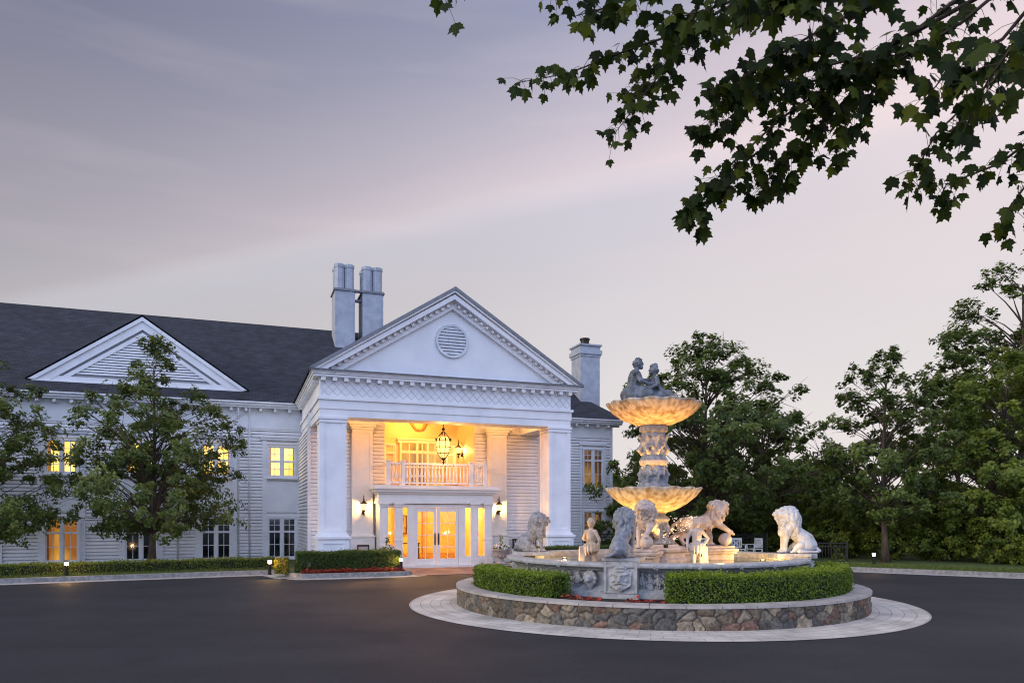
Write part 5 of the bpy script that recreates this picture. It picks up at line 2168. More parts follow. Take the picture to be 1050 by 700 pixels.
# ------------------------------------------------------------------ plants
def hedge(name, label, pts, hw, z0, z1, mat, nleaf, leaf=.05, seed=0, group=None, round_=.10, wav=.03, cat='hedge'):
    """clipped hedge along plan points: a dark twiggy core and thousands of small leaves"""
    rng = np.random.default_rng(seed)
    P2 = [Vector((p[0], p[1], 0)) for p in pts]
    seg = [(b - a).length for a, b in zip(P2, P2[1:])]
    cum = np.concatenate([[0], np.cumsum(seg)])
    T = cum[-1]
    org = P2[len(P2) // 2].copy()
    Pn = np.array([[p.x, p.y] for p in P2])
    def plan(s):
        x = np.interp(s, cum, Pn[:, 0])
        y = np.interp(s, cum, Pn[:, 1])
        d = .05
        x2, y2 = np.interp(np.clip(s + d, 0, T), cum, Pn[:, 0]), np.interp(np.clip(s + d, 0, T), cum, Pn[:, 1])
        x1, y1 = np.interp(np.clip(s - d, 0, T), cum, Pn[:, 0]), np.interp(np.clip(s - d, 0, T), cum, Pn[:, 1])
        t = np.stack([x2 - x1, y2 - y1], 1)
        t = t / np.maximum(np.linalg.norm(t, axis=1, keepdims=True), 1e-6)
        return np.stack([x, y], 1), t
    h = z1 - z0
    # core
    mb = MB()
    prof = [(-hw + .07, 0), (-hw + .07, h * .7), (-hw * .6, h - .06), (hw * .6, h - .06), (hw - .07, h * .7), (hw - .07, 0)]
    ns = max(3, int(T / .3))
    S_ = np.linspace(.06, T - .06, ns)
    c, t = plan(S_)
    k = len(prof)
    for i in range(ns):
        for (o_, z_) in prof:
            mb.v.append((c[i, 0] + t[i, 1] * o_ - org.x, c[i, 1] - t[i, 0] * o_ - org.y, z0 + z_))
    for i in range(ns - 1):
        for j in range(k - 1):
            mb.f.append((i * k + j, (i + 1) * k + j, (i + 1) * k + j + 1, i * k + j + 1))
    mb.f.append(tuple(range(k)))
    mb.f.append(tuple((ns - 1) * k + j for j in range(k - 1, -1, -1)))
    root = mb.build(name, twig_m)
    root.location = org
    tag(root, label, cat, group)
    # leaves over the surface of a rounded box
    n = nleaf
    per = np.array([h, 2 * hw, h])
    s = rng.uniform(0, T, n)
    u = rng.uniform(0, per.sum(), n)
    off = np.where(u < h, -hw, np.where(u < h + 2 * hw, u - h - hw, hw))
    zz = np.where(u < h, u, np.where(u < h + 2 * hw, h, u - h - 2 * hw))
    ne = int(n * hw / max(T, .5) * .9)
    e = rng.integers(0, 2, ne)
    s[:ne] = np.where(e == 0, 0.0, T)
    off[:ne] = rng.uniform(-hw, hw, ne)
    zz[:ne] = rng.uniform(0, h, ne)
    nx = np.zeros(n)                       # along
    nx[:ne] = np.where(e == 0, -1, 1)
    no = np.where(np.abs(off) >= hw - 1e-6, np.sign(off), 0)
    nzv = (zz >= h - 1e-6).astype(float)
    # round the top edges
    over_o = np.clip(np.abs(off) - (hw - round_), 0, None)
    over_z = np.clip(zz - (h - round_), 0, None)
    ln = np.hypot(over_o, over_z)
    f = np.where((over_o > 0) & (over_z > 0) & (ln > round_ * .999), round_ / np.maximum(ln, 1e-6), 1)
    off = np.sign(off) * (np.abs(off) - over_o + over_o * f)
    zz = zz - over_z + over_z * f
    wv = wav * (np.sin(s * 2.3 + off * 3 + seed) + .6 * np.sin(s * 5.1 + zz * 7)) 
    jit = rng.normal(0, .022, n) - np.abs(rng.normal(0, .03, n)) + wv * .6 + np.where(rng.random(n) < .035, rng.uniform(.02, .09, n), 0)
    c, t = plan(s)
    N3 = np.stack([t[:, 0] * nx + t[:, 1] * no, t[:, 1] * nx - t[:, 0] * no, nzv], 1)
    pos = np.stack([c[:, 0] + t[:, 1] * off - org.x, c[:, 1] - t[:, 0] * off - org.y, z0 + zz], 1) + N3 * jit[:, None]
    nn = unit(N3 * .8 + rng.normal(0, .6, (n, 3)))
    sz = leaf * rng.uniform(.7, 1.3, n)
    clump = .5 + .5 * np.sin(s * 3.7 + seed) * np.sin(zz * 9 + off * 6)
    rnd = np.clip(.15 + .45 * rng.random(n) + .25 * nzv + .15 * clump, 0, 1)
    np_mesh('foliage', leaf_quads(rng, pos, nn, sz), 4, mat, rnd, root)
    return root


def arc(t0, t1, r, n=24):
    return [FP(t0 + (t1 - t0) * i / n, r) for i in range(n + 1)]


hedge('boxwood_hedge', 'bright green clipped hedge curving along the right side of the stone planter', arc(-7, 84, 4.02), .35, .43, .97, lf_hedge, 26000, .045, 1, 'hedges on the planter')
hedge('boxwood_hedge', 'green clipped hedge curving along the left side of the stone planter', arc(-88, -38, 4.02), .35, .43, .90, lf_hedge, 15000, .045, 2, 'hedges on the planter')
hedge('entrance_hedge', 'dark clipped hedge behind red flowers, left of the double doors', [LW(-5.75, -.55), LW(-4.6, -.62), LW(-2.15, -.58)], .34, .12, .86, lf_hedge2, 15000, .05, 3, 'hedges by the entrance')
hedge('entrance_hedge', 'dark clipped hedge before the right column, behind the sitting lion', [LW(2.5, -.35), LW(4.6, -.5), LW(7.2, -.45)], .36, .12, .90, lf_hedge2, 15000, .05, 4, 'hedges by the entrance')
hp = [Vector((-26, 17.9 + .3, 0)), at(0, 592, .12), at(140, 587, .12), at(283, 582.2, .12)]
hp = [p + Vector((-.1, .25, 0)) for p in hp]
hedge('lawn_hedge', 'long low dark hedge on the grass strip along the left wing', smooth_line(hp, 2), .33, .12, .53, lf_shrub, 22000, .06, 5)
hedge('golden_shrub', 'small yellow green round shrub lit by the path light near the left column', [LW(-6.42, -.45), LW(-6.0, -.5)], .26, .12, .66, lf_gold, 2600, .05, 6, cat='shrub', round_=.22)
hedge('terrace_hedge', 'short low dark hedge in front of the white chairs', [at(747, 573, .12), at(772, 573, .12)], .35, .12, .42, lf_shrub, 4000, .07, 7)


def red_flowers(name, pts_fn, n, seed):
    rng = np.random.default_rng(seed)
    pos = np.array([pts_fn(rng) for _ in range(n)])
    nn = unit(np.stack([rng.normal(0, .5, n), rng.normal(-.3, .5, n), np.ones(n)], 1))
    o = np_mesh(name, leaf_quads(rng, pos, nn, rng.uniform(.05, .10, n), .8), 4, petal_r, rng.random(n))
    return tag(o, kind='stuff')


def bed_left(r):
    p = LW(r.uniform(-5.6, -2.1), r.uniform(-1.25, -.95), .15 + abs(r.normal(0, .05)))
    return tuple(p)


def bed_ring(r):
    p = FP(r.uniform(-36, -8), r.uniform(3.75, 4.32), .44 + abs(r.normal(0, .035)))
    return tuple(p)


def bed_ring2(r):
    a = r.choice([r.uniform(-36, -24), r.uniform(-18, -8)])
    p = FP(a, r.uniform(4.05, 4.33), .45 + abs(r.normal(0, .035)))
    return tuple(p)


red_flowers('flower_bed', bed_left, 2600, 1)
red_flowers('flower_bed', bed_ring2, 110, 2)
# bed soil at the entrance
sheet('flower_bed_soil', [LW(-5.7, -1.28), LW(-2.1, -1.28), LW(-2.0, -.2), LW(-5.7, -.2)], soil, .128)


def grass(name, fn, n, seed):
    rng = np.random.default_rng(seed)
    p = np.array([fn(rng) for _ in range(n)])
    a = rng.uniform(0, 6.28, n)
    h = rng.uniform(.04, .11, n)
    w = .012
    v = np.empty((n, 3, 3))
    d = np.stack([np.cos(a), np.sin(a), np.zeros(n)], 1) * w
    v[:, 0] = p - d
    v[:, 1] = p + d
    v[:, 2] = p + np.stack([rng.normal(0, .03, n), rng.normal(0, .03, n), h], 1)
    return tag(np_mesh(name, v.reshape(-1, 3), 3, grass_lm, rng.random(n)), kind='stuff')


def along(line, lo, hi, x0, x1):
    L_ = [p for p in line]
    seg = [(a, b, (b - a).length) for a, b in zip(L_, L_[1:]) if x0 < (a.x + b.x) / 2 < x1]
    w = np.array([s[2] for s in seg])
    w = w / w.sum()
    def f(r):
        a, b, l = seg[r.choice(len(seg), p=w)]
        t = (b - a).normalized()
        p = a.lerp(b, r.random()) - Vector((t.y, -t.x, 0)) * r.uniform(lo, hi)
        return (p.x, p.y, .12)
    return f


grass('grass', along(KLs, .02, 1.6, -32, -8.6), 26000, 3)
grass('grass', along(KRs, .02, 2.6, 8, 32), 26000, 4)


def tree(name, label, loc, prof, trunk_h, trunk_r, mat, nclump, nleaf, leaf, seed, group, clump_r=.55, lean=(0, 0), flat=.78, inner=.25, shell=1.0, sc=1.0, cat='tree'):
    """prof: [(z, radius)] of the crown from bottom to top"""
    rng = np.random.default_rng(seed)
    root = thing(name, label, cat, loc, 0, group)
    zs, rs_ = np.array([p[0] for p in prof]), np.array([p[1] for p in prof])
    top = zs[-1]
    # clump centres, kept apart from each other
    C = []
    tries = 0
    lob = rng.uniform(0, 6.28, 4)
    while len(C) < nclump and tries < nclump * 60:
        tries += 1
        z = rng.uniform(zs[0], top)
        rmax = np.interp(z, zs, rs_)
        if rng.random() > (rmax / rs_.max()) ** 1.1 + .12:
            continue
        a = rng.uniform(0, 6.283)
        rm = rmax * (1 + .16 * math.sin(2 * a + lob[0] + z) + .12 * math.sin(3 * a + lob[1] - 1.7 * z))
        f = (inner + (1 - inner) * rng.random() ** .6) * shell
        p = np.array([rm * f * math.cos(a) + lean[0] * z / top, rm * f * math.sin(a) + lean[1] * z / top, z])
        if all(np.linalg.norm((p - q) * (1, 1, 1.5)) > clump_r * .62 for q in C):
            C.append(p)
    C = np.array(C)
    mb = MB()
    tp = [Vector((lean[0] * t * .8 + .06 * math.sin(4 * t + seed), lean[1] * t * .8 + .05 * math.cos(5 * t + seed), top * .86 * t)) for t in np.linspace(0, 1, 9)]
    mb.tube(tp, [trunk_r * (1.35 if i == 0 else 1) * (1 - .93 * (i / 8) ** .9) + .012 for i in range(9)], 9)
    for p in C:
        r = math.hypot(p[0] - lean[0] * p[2] / top, p[1] - lean[1] * p[2] / top)
        zb = max(trunk_h * rng.uniform(.85, 1.1), p[2] - r * rng.uniform(.45, .95) - .2)
        t = min(zb / (top * .86), .97)
        j = min(int(t * 8), 7)
        a = tp[j].lerp(tp[j + 1], t * 8 - j)
        e = Vector(p)
        m = a.lerp(e, .5) + Vector((rng.normal(0, .1), rng.normal(0, .1), .12 * r * rng.uniform(.2, 1.2)))
        w = trunk_r * .22 * min(1, .35 + r / 3) 
        mb.tube([a, a.lerp(m, .5) + Vector((0, 0, .03)), m, e], [w, w * .8, w * .55, .008], 5, cap=False)
        for k in range(3):
            q = e + Vector(rng.normal(0, clump_r * .45, 3))
            mb.tube([m.lerp(e, .6), q], [w * .35, .004], 4, cap=False)
    tr = mb.build('trunk', bark, root, True)
    # leaves
    n = len(C) * nleaf
    ci = np.repeat(np.arange(len(C)), nleaf)
    cr = clump_r * rng.uniform(.65, 1.25, len(C))
    d = unit(rng.normal(size=(n, 3))) * (rng.random(n) ** .42)[:, None]
    # each clump is itself a spray of smaller tufts
    tuft = rng.normal(size=(len(C), 7, 3))
    tuft = tuft / np.linalg.norm(tuft, axis=2, keepdims=True) * rng.uniform(.35, .95, (len(C), 7, 1))
    tk = rng.integers(0, 7, n)
    off = tuft[ci, tk] * rng.uniform(.75, 1.1, n)[:, None] + d * .40
    off[:, 2] *= flat
    pos = C[ci] + off * cr[ci][:, None]
    pos[:, 2] -= .16 * (off[:, 0] ** 2 + off[:, 1] ** 2) * cr[ci]
    axis = np.stack([lean[0] * pos[:, 2] / top, lean[1] * pos[:, 2] / top, np.full(n, (zs[0] + top) * .42)], 1)
    outw = unit(pos - axis)
    nn = unit(outw * .85 + .35 * off + rng.normal(0, .48, (n, 3)) + (0, 0, .55))
    crnd = rng.random(len(C))
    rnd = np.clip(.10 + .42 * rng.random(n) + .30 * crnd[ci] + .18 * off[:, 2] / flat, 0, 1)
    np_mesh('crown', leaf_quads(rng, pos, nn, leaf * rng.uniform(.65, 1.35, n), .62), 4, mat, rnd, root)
    root.scale = (sc,) * 3
    return root


GT = 'trees of the garden'
# the two lawn trees before the left wing
PL = [(1.3, 2.0), (1.9, 3.3), (2.9, 3.6), (3.9, 3.35), (5.0, 3.0), (6.0, 2.5), (6.8, 1.9), (7.6, 1.2), (8.3, .6), (8.6, .2)]
tree('lawn_tree', 'spreading green tree on the lawn in front of the louvred gable', (-13.55, 28.0, .12), PL, 1.5, .13, lf_left, 190, 150, .135, 11, 'trees before the left wing', .52, inner=.12)
tree('lawn_tree', 'tree cut off by the left edge of the photo, beside the left wing', (-19.7, 27.0, .12), [(z * .97, r * .97) for z, r in PL], 1.3, .13, lf_left, 170, 150, .135, 12, 'trees before the left wing', .52, inner=.12)
# trees right of the fountain
tree('garden_tree', 'large dark leafy tree directly behind the fountain', (9.6, 36.5, .12), [(1.6, 2.7), (2.6, 4.6), (4.2, 5.3), (6.2, 5.0), (8.0, 4.0), (9.4, 2.4), (10.7, .6)], 1.6, .2, lf_tree, 225, 165, .19, 21, GT, .66, inner=.15)
tree('garden_tree', 'open crowned tree with a bare dark trunk beside the path light on the right', (16.1, 32.0, .12), [(1.9, 1.9), (2.7, 3.1), (3.9, 3.2), (5.2, 2.9), (6.6, 2.3), (7.8, 1.6), (9.1, .5)], 1.7, .14, lf_tree, 150, 150, .165, 22, GT, .52, inner=.15)
tree('garden_tree', 'broad lighter green tree at the right edge of the photo', (21.6, 32.5, .12), [(.6, 2.4), (2.0, 3.3), (4.0, 3.6), (5.6, 3.4), (7.2, 2.6), (8.5, 1.5), (9.3, .4)], 1.2, .16, lf_light, 210, 165, .17, 23, GT, .58, inner=.15)
tree('garden_tree', 'tall dark tree rising above the others at the right edge', (28.2, 41.0, .12), [(4, 2.6), (6, 4.4), (9, 5.0), (11.5, 4.6), (14, 3.4), (16.2, 1.6), (17.2, .5)], 3, .26, lf_tree, 120, 150, .23, 24, GT, .78, inner=.15)
tree('garden_tree', 'dark loose tree between the open crowned tree and the tall tree', (23.4, 39.0, .12), [(2.5, 2.2), (4, 3.0), (6, 3.0), (8.3, 2.3), (10.2, 1.6), (11.6, .5)], 2, .16, lf_tree, 110, 150, .20, 25, GT, .62, inner=.15)
tree('garden_tree', 'distant dark tree half hidden between the fountain tree and the open tree', (14.6, 43.0, .12), [(2, 2.4), (3.4, 3.6), (5.4, 3.6), (7.4, 2.6), (8.8, .8)], 1.6, .18, lf_tree, 105, 150, .21, 26, GT, .68, inner=.15)


def shrub(label, loc, rx, h, mat, seed, nleaf=170, leaf=.12):
    prof = [(.15, rx * .8), (h * .35, rx), (h * .65, rx * .85), (h * .9, rx * .5), (h, rx * .2)]
    return tree('shrub', label, loc, prof, .2, .05, mat, int(26 + 9 * rx * h), nleaf, leaf, seed, 'shrubs behind the fence', .42, inner=.1, flat=.75, cat='shrub')


SH = [
    ('dark rounded shrub behind the fountain, left of its stem', (5.2, 40.0), 1.7, 2.6, lf_shrub),
    ('dark shrub behind the fountain, seen under the lower bowl', (8.0, 40.5), 1.8, 2.4, lf_shrub),
    ('dark shrub behind the white chairs', (11.0, 41.0), 1.8, 2.9, lf_light),
    ('light green shrub behind the black fence, left of the white lion', (13.2, 40.0), 1.9, 3.3, lf_light),
    ('dense shrub behind the white lion', (15.0, 38.0), 1.8, 3.0, lf_shrub),
    ('dark shrub behind the right end of the fence', (15.2, 35.4), 1.3, 2.5, lf_shrub),
    ('mid green shrub just left of the path light trunk', (16.0, 36.2), 1.5, 2.5, lf_light),
    ('rounded shrub just right of the bare dark trunk', (17.4, 33.8), 1.3, 2.0, lf_shrub),
    ('light green bushy shrub on the grass strip at the right', (18.9, 32.6), 1.4, 2.6, lf_light),
    ('dark tall shrub under the lighter green tree', (20.4, 31.0), 1.4, 2.9, lf_shrub),
    ('dark shrub at the right edge of the photo', (22.4, 30.0), 1.6, 2.9, lf_shrub),
    ('low dark shrub at the foot of the lighter green tree', (21.2, 29.2), 1.0, 1.2, lf_shrub),
    ('distant shrub filling the gap under the open crowned tree', (18.2, 38.6), 1.9, 3.6, lf_shrub),
    ('distant shrub under the loose dark tree', (21.8, 36.8), 2.0, 3.8, lf_shrub),
    ('distant tall shrub at the far right', (25.6, 36.2), 2.2, 4.4, lf_light),
    ('distant shrub beyond the white lion', (17.5, 44.0), 2.4, 3.6, lf_shrub),
    ('distant shrub beyond the white chairs', (12.4, 46.0), 2.6, 3.2, lf_shrub),
    ('distant shrub beyond the fountain stem', (7.4, 46.0), 2.6, 3.0, lf_shrub),
]
for i, (lb, (x, y), rx, h, m_) in enumerate(SH):
    shrub(lb, (x, y, .12), rx, h, m_, 60 + i)

# a far-off wood closes the view behind the shrubs
rng = np.random.default_rng(77)
n = 42000
th = rng.uniform(.02, .85, n)
dist = rng.uniform(52, 62, n)
hh = 4.6 + .9 * np.sin(th * 22) + .6 * np.sin(th * 51 + 1)
zz = rng.random(n) ** .8 * hh
pos = np.stack([np.sin(th) * dist, np.cos(th) * dist, zz], 1)
o = np_mesh('far_wood', leaf_quads(rng, pos, unit(rng.normal(size=(n, 3)) + (0, -.8, .4)), rng.uniform(.25, .5, n), .7), 4, lf_shrub, np.clip(rng.random(n) * .7, 0, 1))
tag(o, kind='stuff')


# ------------------------------------------------------------------ the maple branch overhead
MAP = thing('maple_tree', 'maple tree whose leafy boughs hang over the drive at the upper right', 'tree', (6.3, 2.2, 0))
rng = np.random.default_rng(5)
half = [(0, 0), (.14, .02), (.30, -.02), (.36, .12), (.48, .20), (.46, .34), (.60, .56), (.42, .54), (.34, .56), (.20, .58), (.24, .78), (.11, .84), (0, 1.10)]
outl = half + [(-x, y) for x, y in half[-2:0:-1]]
LEAF = np.array(outl) - np.array([[0, .0]])
NL = len(LEAF)


def spx(px, py, d):
    return np.array([(px - 525) / 760 * d, d, H + (530 - py) / 760 * d])


sprays = [   # (pixel path of a twig on the photo, distance at the start and at the end, leaves, leaf size)
    ([(1010, -60), (860, -20), (760, 5), (695, 28), (640, 52), (588, 72), (532, 84)], 3.4, 4.1, 46, .085),
    ([(760, 5), (705, 45), (665, 90), (630, 138)], 3.7, 4.0, 30, .090),
    ([(700, 30), (680, 60), (640, 100)], 3.9, 4.1, 15, .085),
    ([(1000, -10), (930, 40), (860, 80), (800, 120), (755, 165), (725, 200), (705, 228)], 3.5, 4.3, 78, .095),
    ([(930, 40), (880, 90), (840, 125), (805, 165), (785, 195)], 3.7, 4.2, 46, .095),
    ([(860, 80), (790, 90), (740, 110), (712, 140)], 3.8, 4.2, 36, .09),
    ([(1080, 40), (1010, 90), (960, 140), (935, 190)], 3.3, 3.8, 42, .09),
    ([(1100, 100), (1060, 140), (1020, 170), (975, 190), (955, 205)], 3.4, 3.9, 34, .085),
    ([(1110, 130), (1070, 170), (1045, 205), (1028, 240)], 3.4, 3.8, 26, .085),
    ([(940, -40), (870, 10), (820, 40), (770, 70), (735, 100)], 3.2, 3.7, 58, .095),
    ([(1060, -40), (980, 20), (920, 60), (880, 110), (850, 150)], 3.3, 3.9, 58, .095),
    ([(1080, -20), (1020, 30), (980, 70), (940, 110)], 2.7, 3.1, 36, .095),
    ([(880, -50), (800, -20), (730, 5), (680, 22)], 3.0, 3.6, 44, .095),
    ([(800, -60), (720, -35), (660, -15), (620, 5), (590, 20)], 3.2, 3.8, 34, .09),
    ([(700, -70), (640, -50), (590, -25), (560, -6)], 3.4, 3.8, 20, .09),
    ([(1100, 0), (1050, 40), (1020, 80), (1000, 120)], 2.5, 2.9, 28, .09),
    ([(560, -60), (510, -40), (472, -18), (456, 2)], 3.6, 3.9, 5, .095),
    ([(1000, -60), (900, -30), (820, -12), (760, 0)], 2.6, 3.0, 46, .10),
    ([(900, 50), (850, 70), (800, 80), (760, 85)], 3.6, 4.0, 34, .09),
]
LV, LR_ = [], []
mb = MB()
loc0 = np.array([6.3, 2.2, 0])
fork = np.array([6.2, 2.4, 4.6])
hub = np.array([4.4, 3.2, 5.6])
mb.tube([(0, 0, -.02), (.05, .02, 1.5), (0, .1, 3), tuple(fork - loc0), (-.1, .4, 7), (.1, .6, 9)], [.24, .19, .17, .15, .11, .05], 12)
mb.tube([tuple(fork - loc0 + (0, -.05, -.4)), tuple((fork + hub) / 2 - loc0 + (0, 0, .15)), tuple(hub - loc0)], [.085, .06, .045], 8)
for path, d0, d1, nl, ls in sprays:
    nP = len(path)
    pts = [spx(x, y, d0 + (d1 - d0) * i / (nP - 1)) + rng.normal(0, .015, 3) for i, (x, y) in enumerate(path)]
    st = hub if path[0][0] >= 900 or path[0][1] < 0 else None
    full = ([hub + (pts[0] - hub) * f for f in (0, .5)] if st is not None else []) + pts
    rr = np.linspace(.014 if st is not None else .007, .002, len(full))
    mb.tube([tuple(p - loc0) for p in full], list(rr), 5)
    cum = np.linspace(0, nP - 1, nP)
    nl, ls = int(nl * (1.6 if path[0][0] > 1050 else 2.4)), ls * .74
    for k in range(nl):
        t = (k + rng.random()) / nl
        t = (t ** .85) * (nP - 1)
        i = min(int(t), nP - 2)
        base = pts[i] + (pts[i + 1] - pts[i]) * (t - i)
        pet = rng.normal(0, 1, 3)
        pet = pet / np.linalg.norm(pet) * rng.uniform(.03, .12)
        pet[2] -= .02
        at_ = base + pet
        mb.tube([tuple(base - loc0), tuple(base + pet * .5 + (0, 0, .01) - loc0), tuple(at_ - loc0)], [.0016, .0014, .0012], 3, cap=False)
        tip = np.array([pet[0] * 2.5 + rng.normal(0, .25), pet[1] * 2.5 + rng.normal(0, .25), -.75 + rng.normal(0, .35)])
        tip /= np.linalg.norm(tip)
        nrm = np.array([rng.normal(0, .5), -1.0, rng.normal(.3, .6)])
        nrm -= tip * nrm.dot(tip)
        nrm /= np.linalg.norm(nrm)
        sd = np.cross(tip, nrm)
        s = ls * rng.uniform(.65, 1.25)
        cur = rng.uniform(.05, .35)
        xy = LEAF * s
        v = at_ + np.outer(xy[:, 0], sd) + np.outer(xy[:, 1], tip) - np.outer((np.abs(xy[:, 0]) * cur + xy[:, 1] ** 2 / s * .25 * cur), nrm)
        LV.append(v - loc0)
        LR_.append(rng.random())
mb.build('trunk', bark, MAP, True)
# leaves: fans round a midrib point so that they fold
V, F = [], []
for v in LV:
    b = len(V)
    c = v[0] * .55 + v[12] * .45
    V.append(c)
    V += list(v)
    for i in range(NL):
        F.append((b, b + 1 + i, b + 1 + (i + 1) % NL))
me = bpy.data.meshes.new('crown')
me.from_pydata([tuple(p) for p in V], [], F)
a_ = me.attributes.new('rnd', 'FLOAT', 'POINT')
a_.data.foreach_set('value', np.repeat(np.array(LR_, dtype=np.float32), NL + 1))
me.materials.append(lf_maple)
o = bpy.data.objects.new('crown', me)
COL.objects.link(o)
o.parent = MAP


# ------------------------------------------------------------------ street furniture
def path_light(label, p, lit=True, h=.52):
    t = thing('path_light', label, 'path light', p, 0, 'low bollard lights')
    mb = MB().lathe([(0, 0), (.075, 0), (.075, .02), (.055, .03), (.055, h - .17), (.07, h - .165), (.07, h - .15), (0, h - .15)], 14)
    mb.build('post', metal_d, t)
    mb = MB().lathe([(.055, h - .15), (.06, h - .03)], 14)
    mb.build('lamp_glass', lamp_b if lit else glass_c, t)
    mb = MB().lathe([(.085, h - .035), (.085, h - .02), (.05, h), (0, h + .01)], 14)
    mb.build('cap', metal_d, t)
    if lit:
        lamp('path_bulb', 'POINT', (0, 0, h - .09), 60, (1, .58, .20), t, .03)
    return t


path_light('lit path light on the grass strip below the amber ground floor window', at(68, 591, .12))
path_light('lit path light beside the golden shrub left of the entrance hedge', LW(-6.62, -.85, .12))
path_light('lit path light at the right end of the red flower bed', LW(-2.2, -1.08, .12))
path_light('lit path light on the far grass strip beside the bare dark trunk', at(896, 579, .12))
path_light('unlit path light standing in front of the entrance hedge', LW(-5.35, -1.02, .12), False, .42)


def fence(label, a, b, h, nb):
    d = (b - a)
    L_ = d.length
    t = thing('iron_fence', label, 'fence', a, math.atan2(d.y, d.x), 'black iron fences')
    for z in (.10, h - .14, h):
        MB().box(0, L_, -.02, .02, z - .02, z + .02).build('rail', black, t)
    k = max(1, round(L_ / 2.2))
    for i in range(k + 1):
        x = L_ * i / k
        mb = MB().box(x - .035, x + .035, -.035, .035, 0, h + .08)
        mb.lathe([(0, h + .16), (.03, h + .13), (.035, h + .08)], 8, (x, 0))
        mb.build('post', black, t)
    mb = MB()
    for i in range(nb):
        x = L_ * (i + .5) / nb
        mb.box(x - .011, x + .011, -.011, .011, .08, h - .02)
    mb.build('picket', black, t)['kind'] = 'stuff'
    return t


fence('long black iron fence behind the fountain and the white chairs', Vector((4.6, 38.2, .12)), Vector((12.8, 37.2, .12)), 1.05, 70)
fence('short black iron fence section right of the white lion', Vector((12.3, 31.2, .12)), Vector((13.75, 30.4, .12)), .86, 15)


def garden_chair(label, p, rz):
    t = thing('garden_chair', label, 'chair', p, rz, 'white garden chairs')
    mb = MB()
    mb.box(-.26, .26, -.25, .25, .42, .46)
    mb.build('seat', chair_m, t)
    for sx in (-1, 1):
        for sy in (-1, 1):
            MB().box(sx * .24 - .025, sx * .24 + .025, sy * .23 - .025, sy * .23 + .025, 0, .419 if sy < 0 else .418).build('leg', chair_m, t)
        mb = MB().box(sx * .27 - .03, sx * .27 + .03, -.25, .25, .64, .67)
        mb.box(sx * .27 - .02, sx * .27 + .02, -.24, -.20, .461, .64)
        mb.build('armrest', chair_m, t)
    mb = MB()
    mb.box(-.27, .27, .21, .25, .88, .95)
    mb.box(-.27, .27, .21, .25, .50, .55)
    mb.box(-.27, -.22, .21, .25, .55, .88)
    mb.box(.22, .27, .21, .25, .55, .88)
    for i in range(5):
        x = -.16 + .08 * i
        mb.box(x - .012, x + .012, .215, .245, .55, .88)
    for s in (-1, 1):
        mb.prism([(-.21, .217, .56), (-.19, .217, .55), (.21, .217, .86), (.19, .217, .88)] if s > 0 else [(.19, .217, .55), (.21, .217, .56), (-.19, .217, .88), (-.21, .217, .86)], (0, .026, 0))
    mb.build('backrest', chair_m, t)
    return t


garden_chair('white lattice garden chair facing the drive, behind the low terrace hedge', Vector((10.55, 34.6, .12)), R(5))
garden_chair('white garden chair turned side-on, rightmost of the chairs by the fence', Vector((11.35, 34.7, .12)), R(-70))
garden_chair('white garden chair half hidden behind the striding lion with the ball', Vector((8.95, 34.8, .12)), R(-10))


def urn(label, u, v, seed):
    t = thing('flower_urn', label, 'flower urn', LW(u, v, .135), AL, 'stone urns beside the doors')
    mb = MB().lathe([(0, 0), (.24, 0), (.24, .07), (.17, .10), (.10, .17), (.09, .22), (.14, .26), (.24, .31), (.30, .40), (.33, .55), (.38, .58), (.39, .62), (.34, .63), (.30, .58), (0, .58)], 28)
    for k in range(12):
        a = k * math.pi / 6
        mb.ball((.26 * math.cos(a), .26 * math.sin(a), .37), (.05, .05, .08), 8, 6)
    mb.build('urn', terra, t, True)
    rng = np.random.default_rng(seed)
    n = 420
    d = unit(rng.normal(size=(n, 3)))
    d[:, 2] = np.abs(d[:, 2])
    pos = d * np.array([.36, .36, .20]) * rng.uniform(.7, 1.1, (n, 1)) + (0, 0, .60)
    np_mesh('foliage', leaf_quads(rng, pos, unit(d + rng.normal(0, .5, (n, 3))), rng.uniform(.05, .11, n)), 4, lf_shrub, rng.random(n), t)
    n = 170
    d = unit(rng.normal(size=(n, 3)))
    d[:, 2] = np.abs(d[:, 2])
    pos = d * np.array([.40, .40, .25]) * rng.uniform(.85, 1.1, (n, 1)) + (0, 0, .60)
    np_mesh('flowers', leaf_quads(rng, pos, unit(d + rng.normal(0, .4, (n, 3))), rng.uniform(.05, .09, n), .9), 4, petal_w, rng.random(n), t)
    n = 26
    a = rng.uniform(0, 6.28, n)
    pos = np.stack([.05 * np.cos(a), .05 * np.sin(a), rng.uniform(.7, 1.15, n)], 1)
    np_mesh('spike', leaf_quads(rng, pos, unit(rng.normal(size=(n, 3)) * (1, 1, .1)), rng.uniform(.15, .3, n), .15), 4, lf_shrub, rng.random(n), t)


urn('stone urn of white flowers left of the double doors, behind the entrance hedge', -2.25, 1.15, 1)
urn('stone urn of white flowers right of the double doors, beside the hedge', 2.42, 1.35, 2)
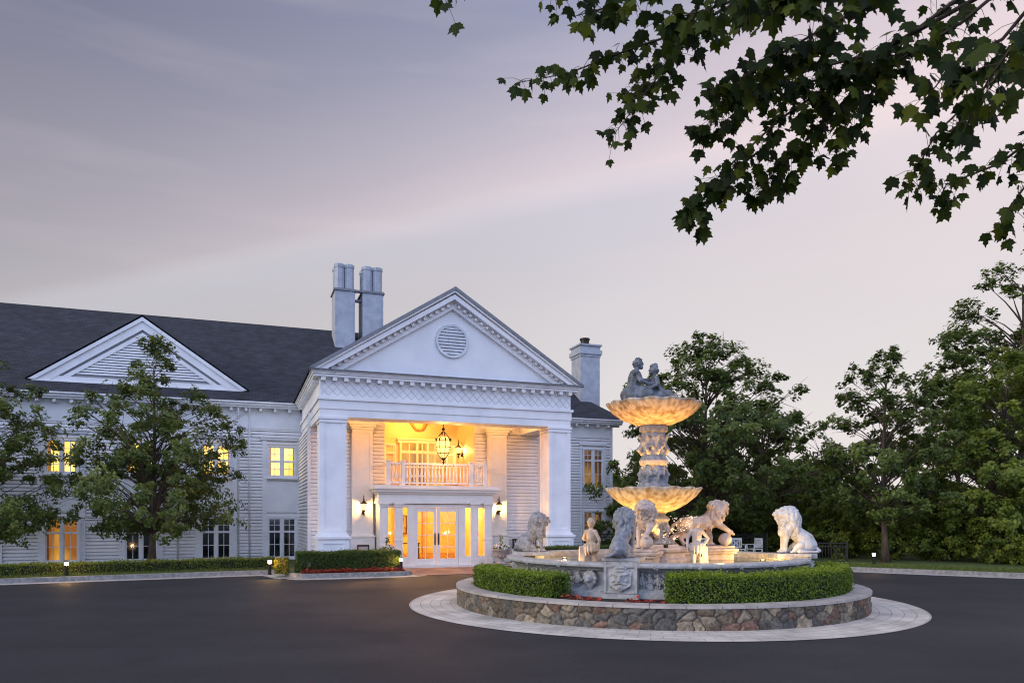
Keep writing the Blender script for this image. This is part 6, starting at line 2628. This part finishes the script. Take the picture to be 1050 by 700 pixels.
# dark bench against the porch wall
t = thing('porch_bench', 'dark wooden bench against the porch wall right of the doors', 'bench', LW(4.15, 2.85, .0), AL)
MB().box(-.62, .62, -.22, .22, .52, .57).build('seat', wood, t)
mb = MB()
mb.box(-.62, .62, .18, .23, 1.05, 1.12)
mb.box(-.62, .62, .18, .23, .70, .75)
for i in range(14):
    x = -.56 + i * .086
    mb.box(x - .02, x + .02, .19, .22, .75, 1.05)
mb.build('backrest', wood, t)
for sx in (-1, 1):
    for sy in (-1, 1):
        MB().box(sx * .58 - .035, sx * .58 + .035, sy * .19 - .035, sy * .19 + .035, 0, .519 if sy < 0 else 1.12).build('leg', wood, t)
    MB().box(sx * .58 - .04, sx * .58 + .04, -.22, .15, .76, .80).build('armrest', wood, t)
# dark easel-like frame at the left pilaster
t = thing('sign_frame', 'small dark wooden frame standing against the left pilaster', 'frame', LW(-2.92, 2.85, 0), AL)
mb = MB()
mb.box(-.24, -.19, -.02, .02, 0, .95)
mb.box(.19, .24, -.02, .02, 0, .95)
mb.box(-.19, .19, -.02, .02, .88, .95)
mb.box(-.19, .19, -.02, .02, .42, .48)
mb.build('frame', wood, t)
MB().box(-.19, .19, -.005, .01, .481, .879).build('panel', P('notice_paper', (.55, .47, .42), .7), t)
# lobby furniture seen through the doors
t = thing('console_table', 'dark console table inside the lobby behind the left door', 'table', LW(-.55, 5.2, .1), AL)
MB().box(-.45, .45, -.2, .2, .78, .83).build('tabletop', wood, t)
for sx in (-1, 1):
    for sy in (-1, 1):
        MB().box(sx * .4 - .03, sx * .4 + .03, sy * .16 - .03, sy * .16 + .03, 0, .779).build('leg', wood, t)
mb = MB().lathe([(0, 0), (.07, 0), (.12, .12), (.10, .26), (.05, .32), (.07, .38), (.05, .38), (0, .3)], 16)
o = mb.build('table_vase', wood, None, True)
o.location = LW(-.5, 5.2, .931)
tag(o, 'dark vase standing on the lobby console table', 'vase')
t = thing('wall_picture', 'dark framed picture seen through the left door glass', 'picture', LW(-.45, 7.45, 1.25), AL)
mb = MB()
mb.box(-.30, .30, -.04, .0, 0, .06)
mb.box(-.30, .30, -.04, .0, .84, .90)
mb.box(-.30, -.24, -.04, .0, .06, .84)
mb.box(.24, .30, -.04, .0, .06, .84)
mb.build('frame', wood, t)
MB().box(-.24, .24, -.02, -.005, .061, .839).build('canvas', P('painting', (.45, .35, .22), .6, (.12, .10, .07), scale=6), t)
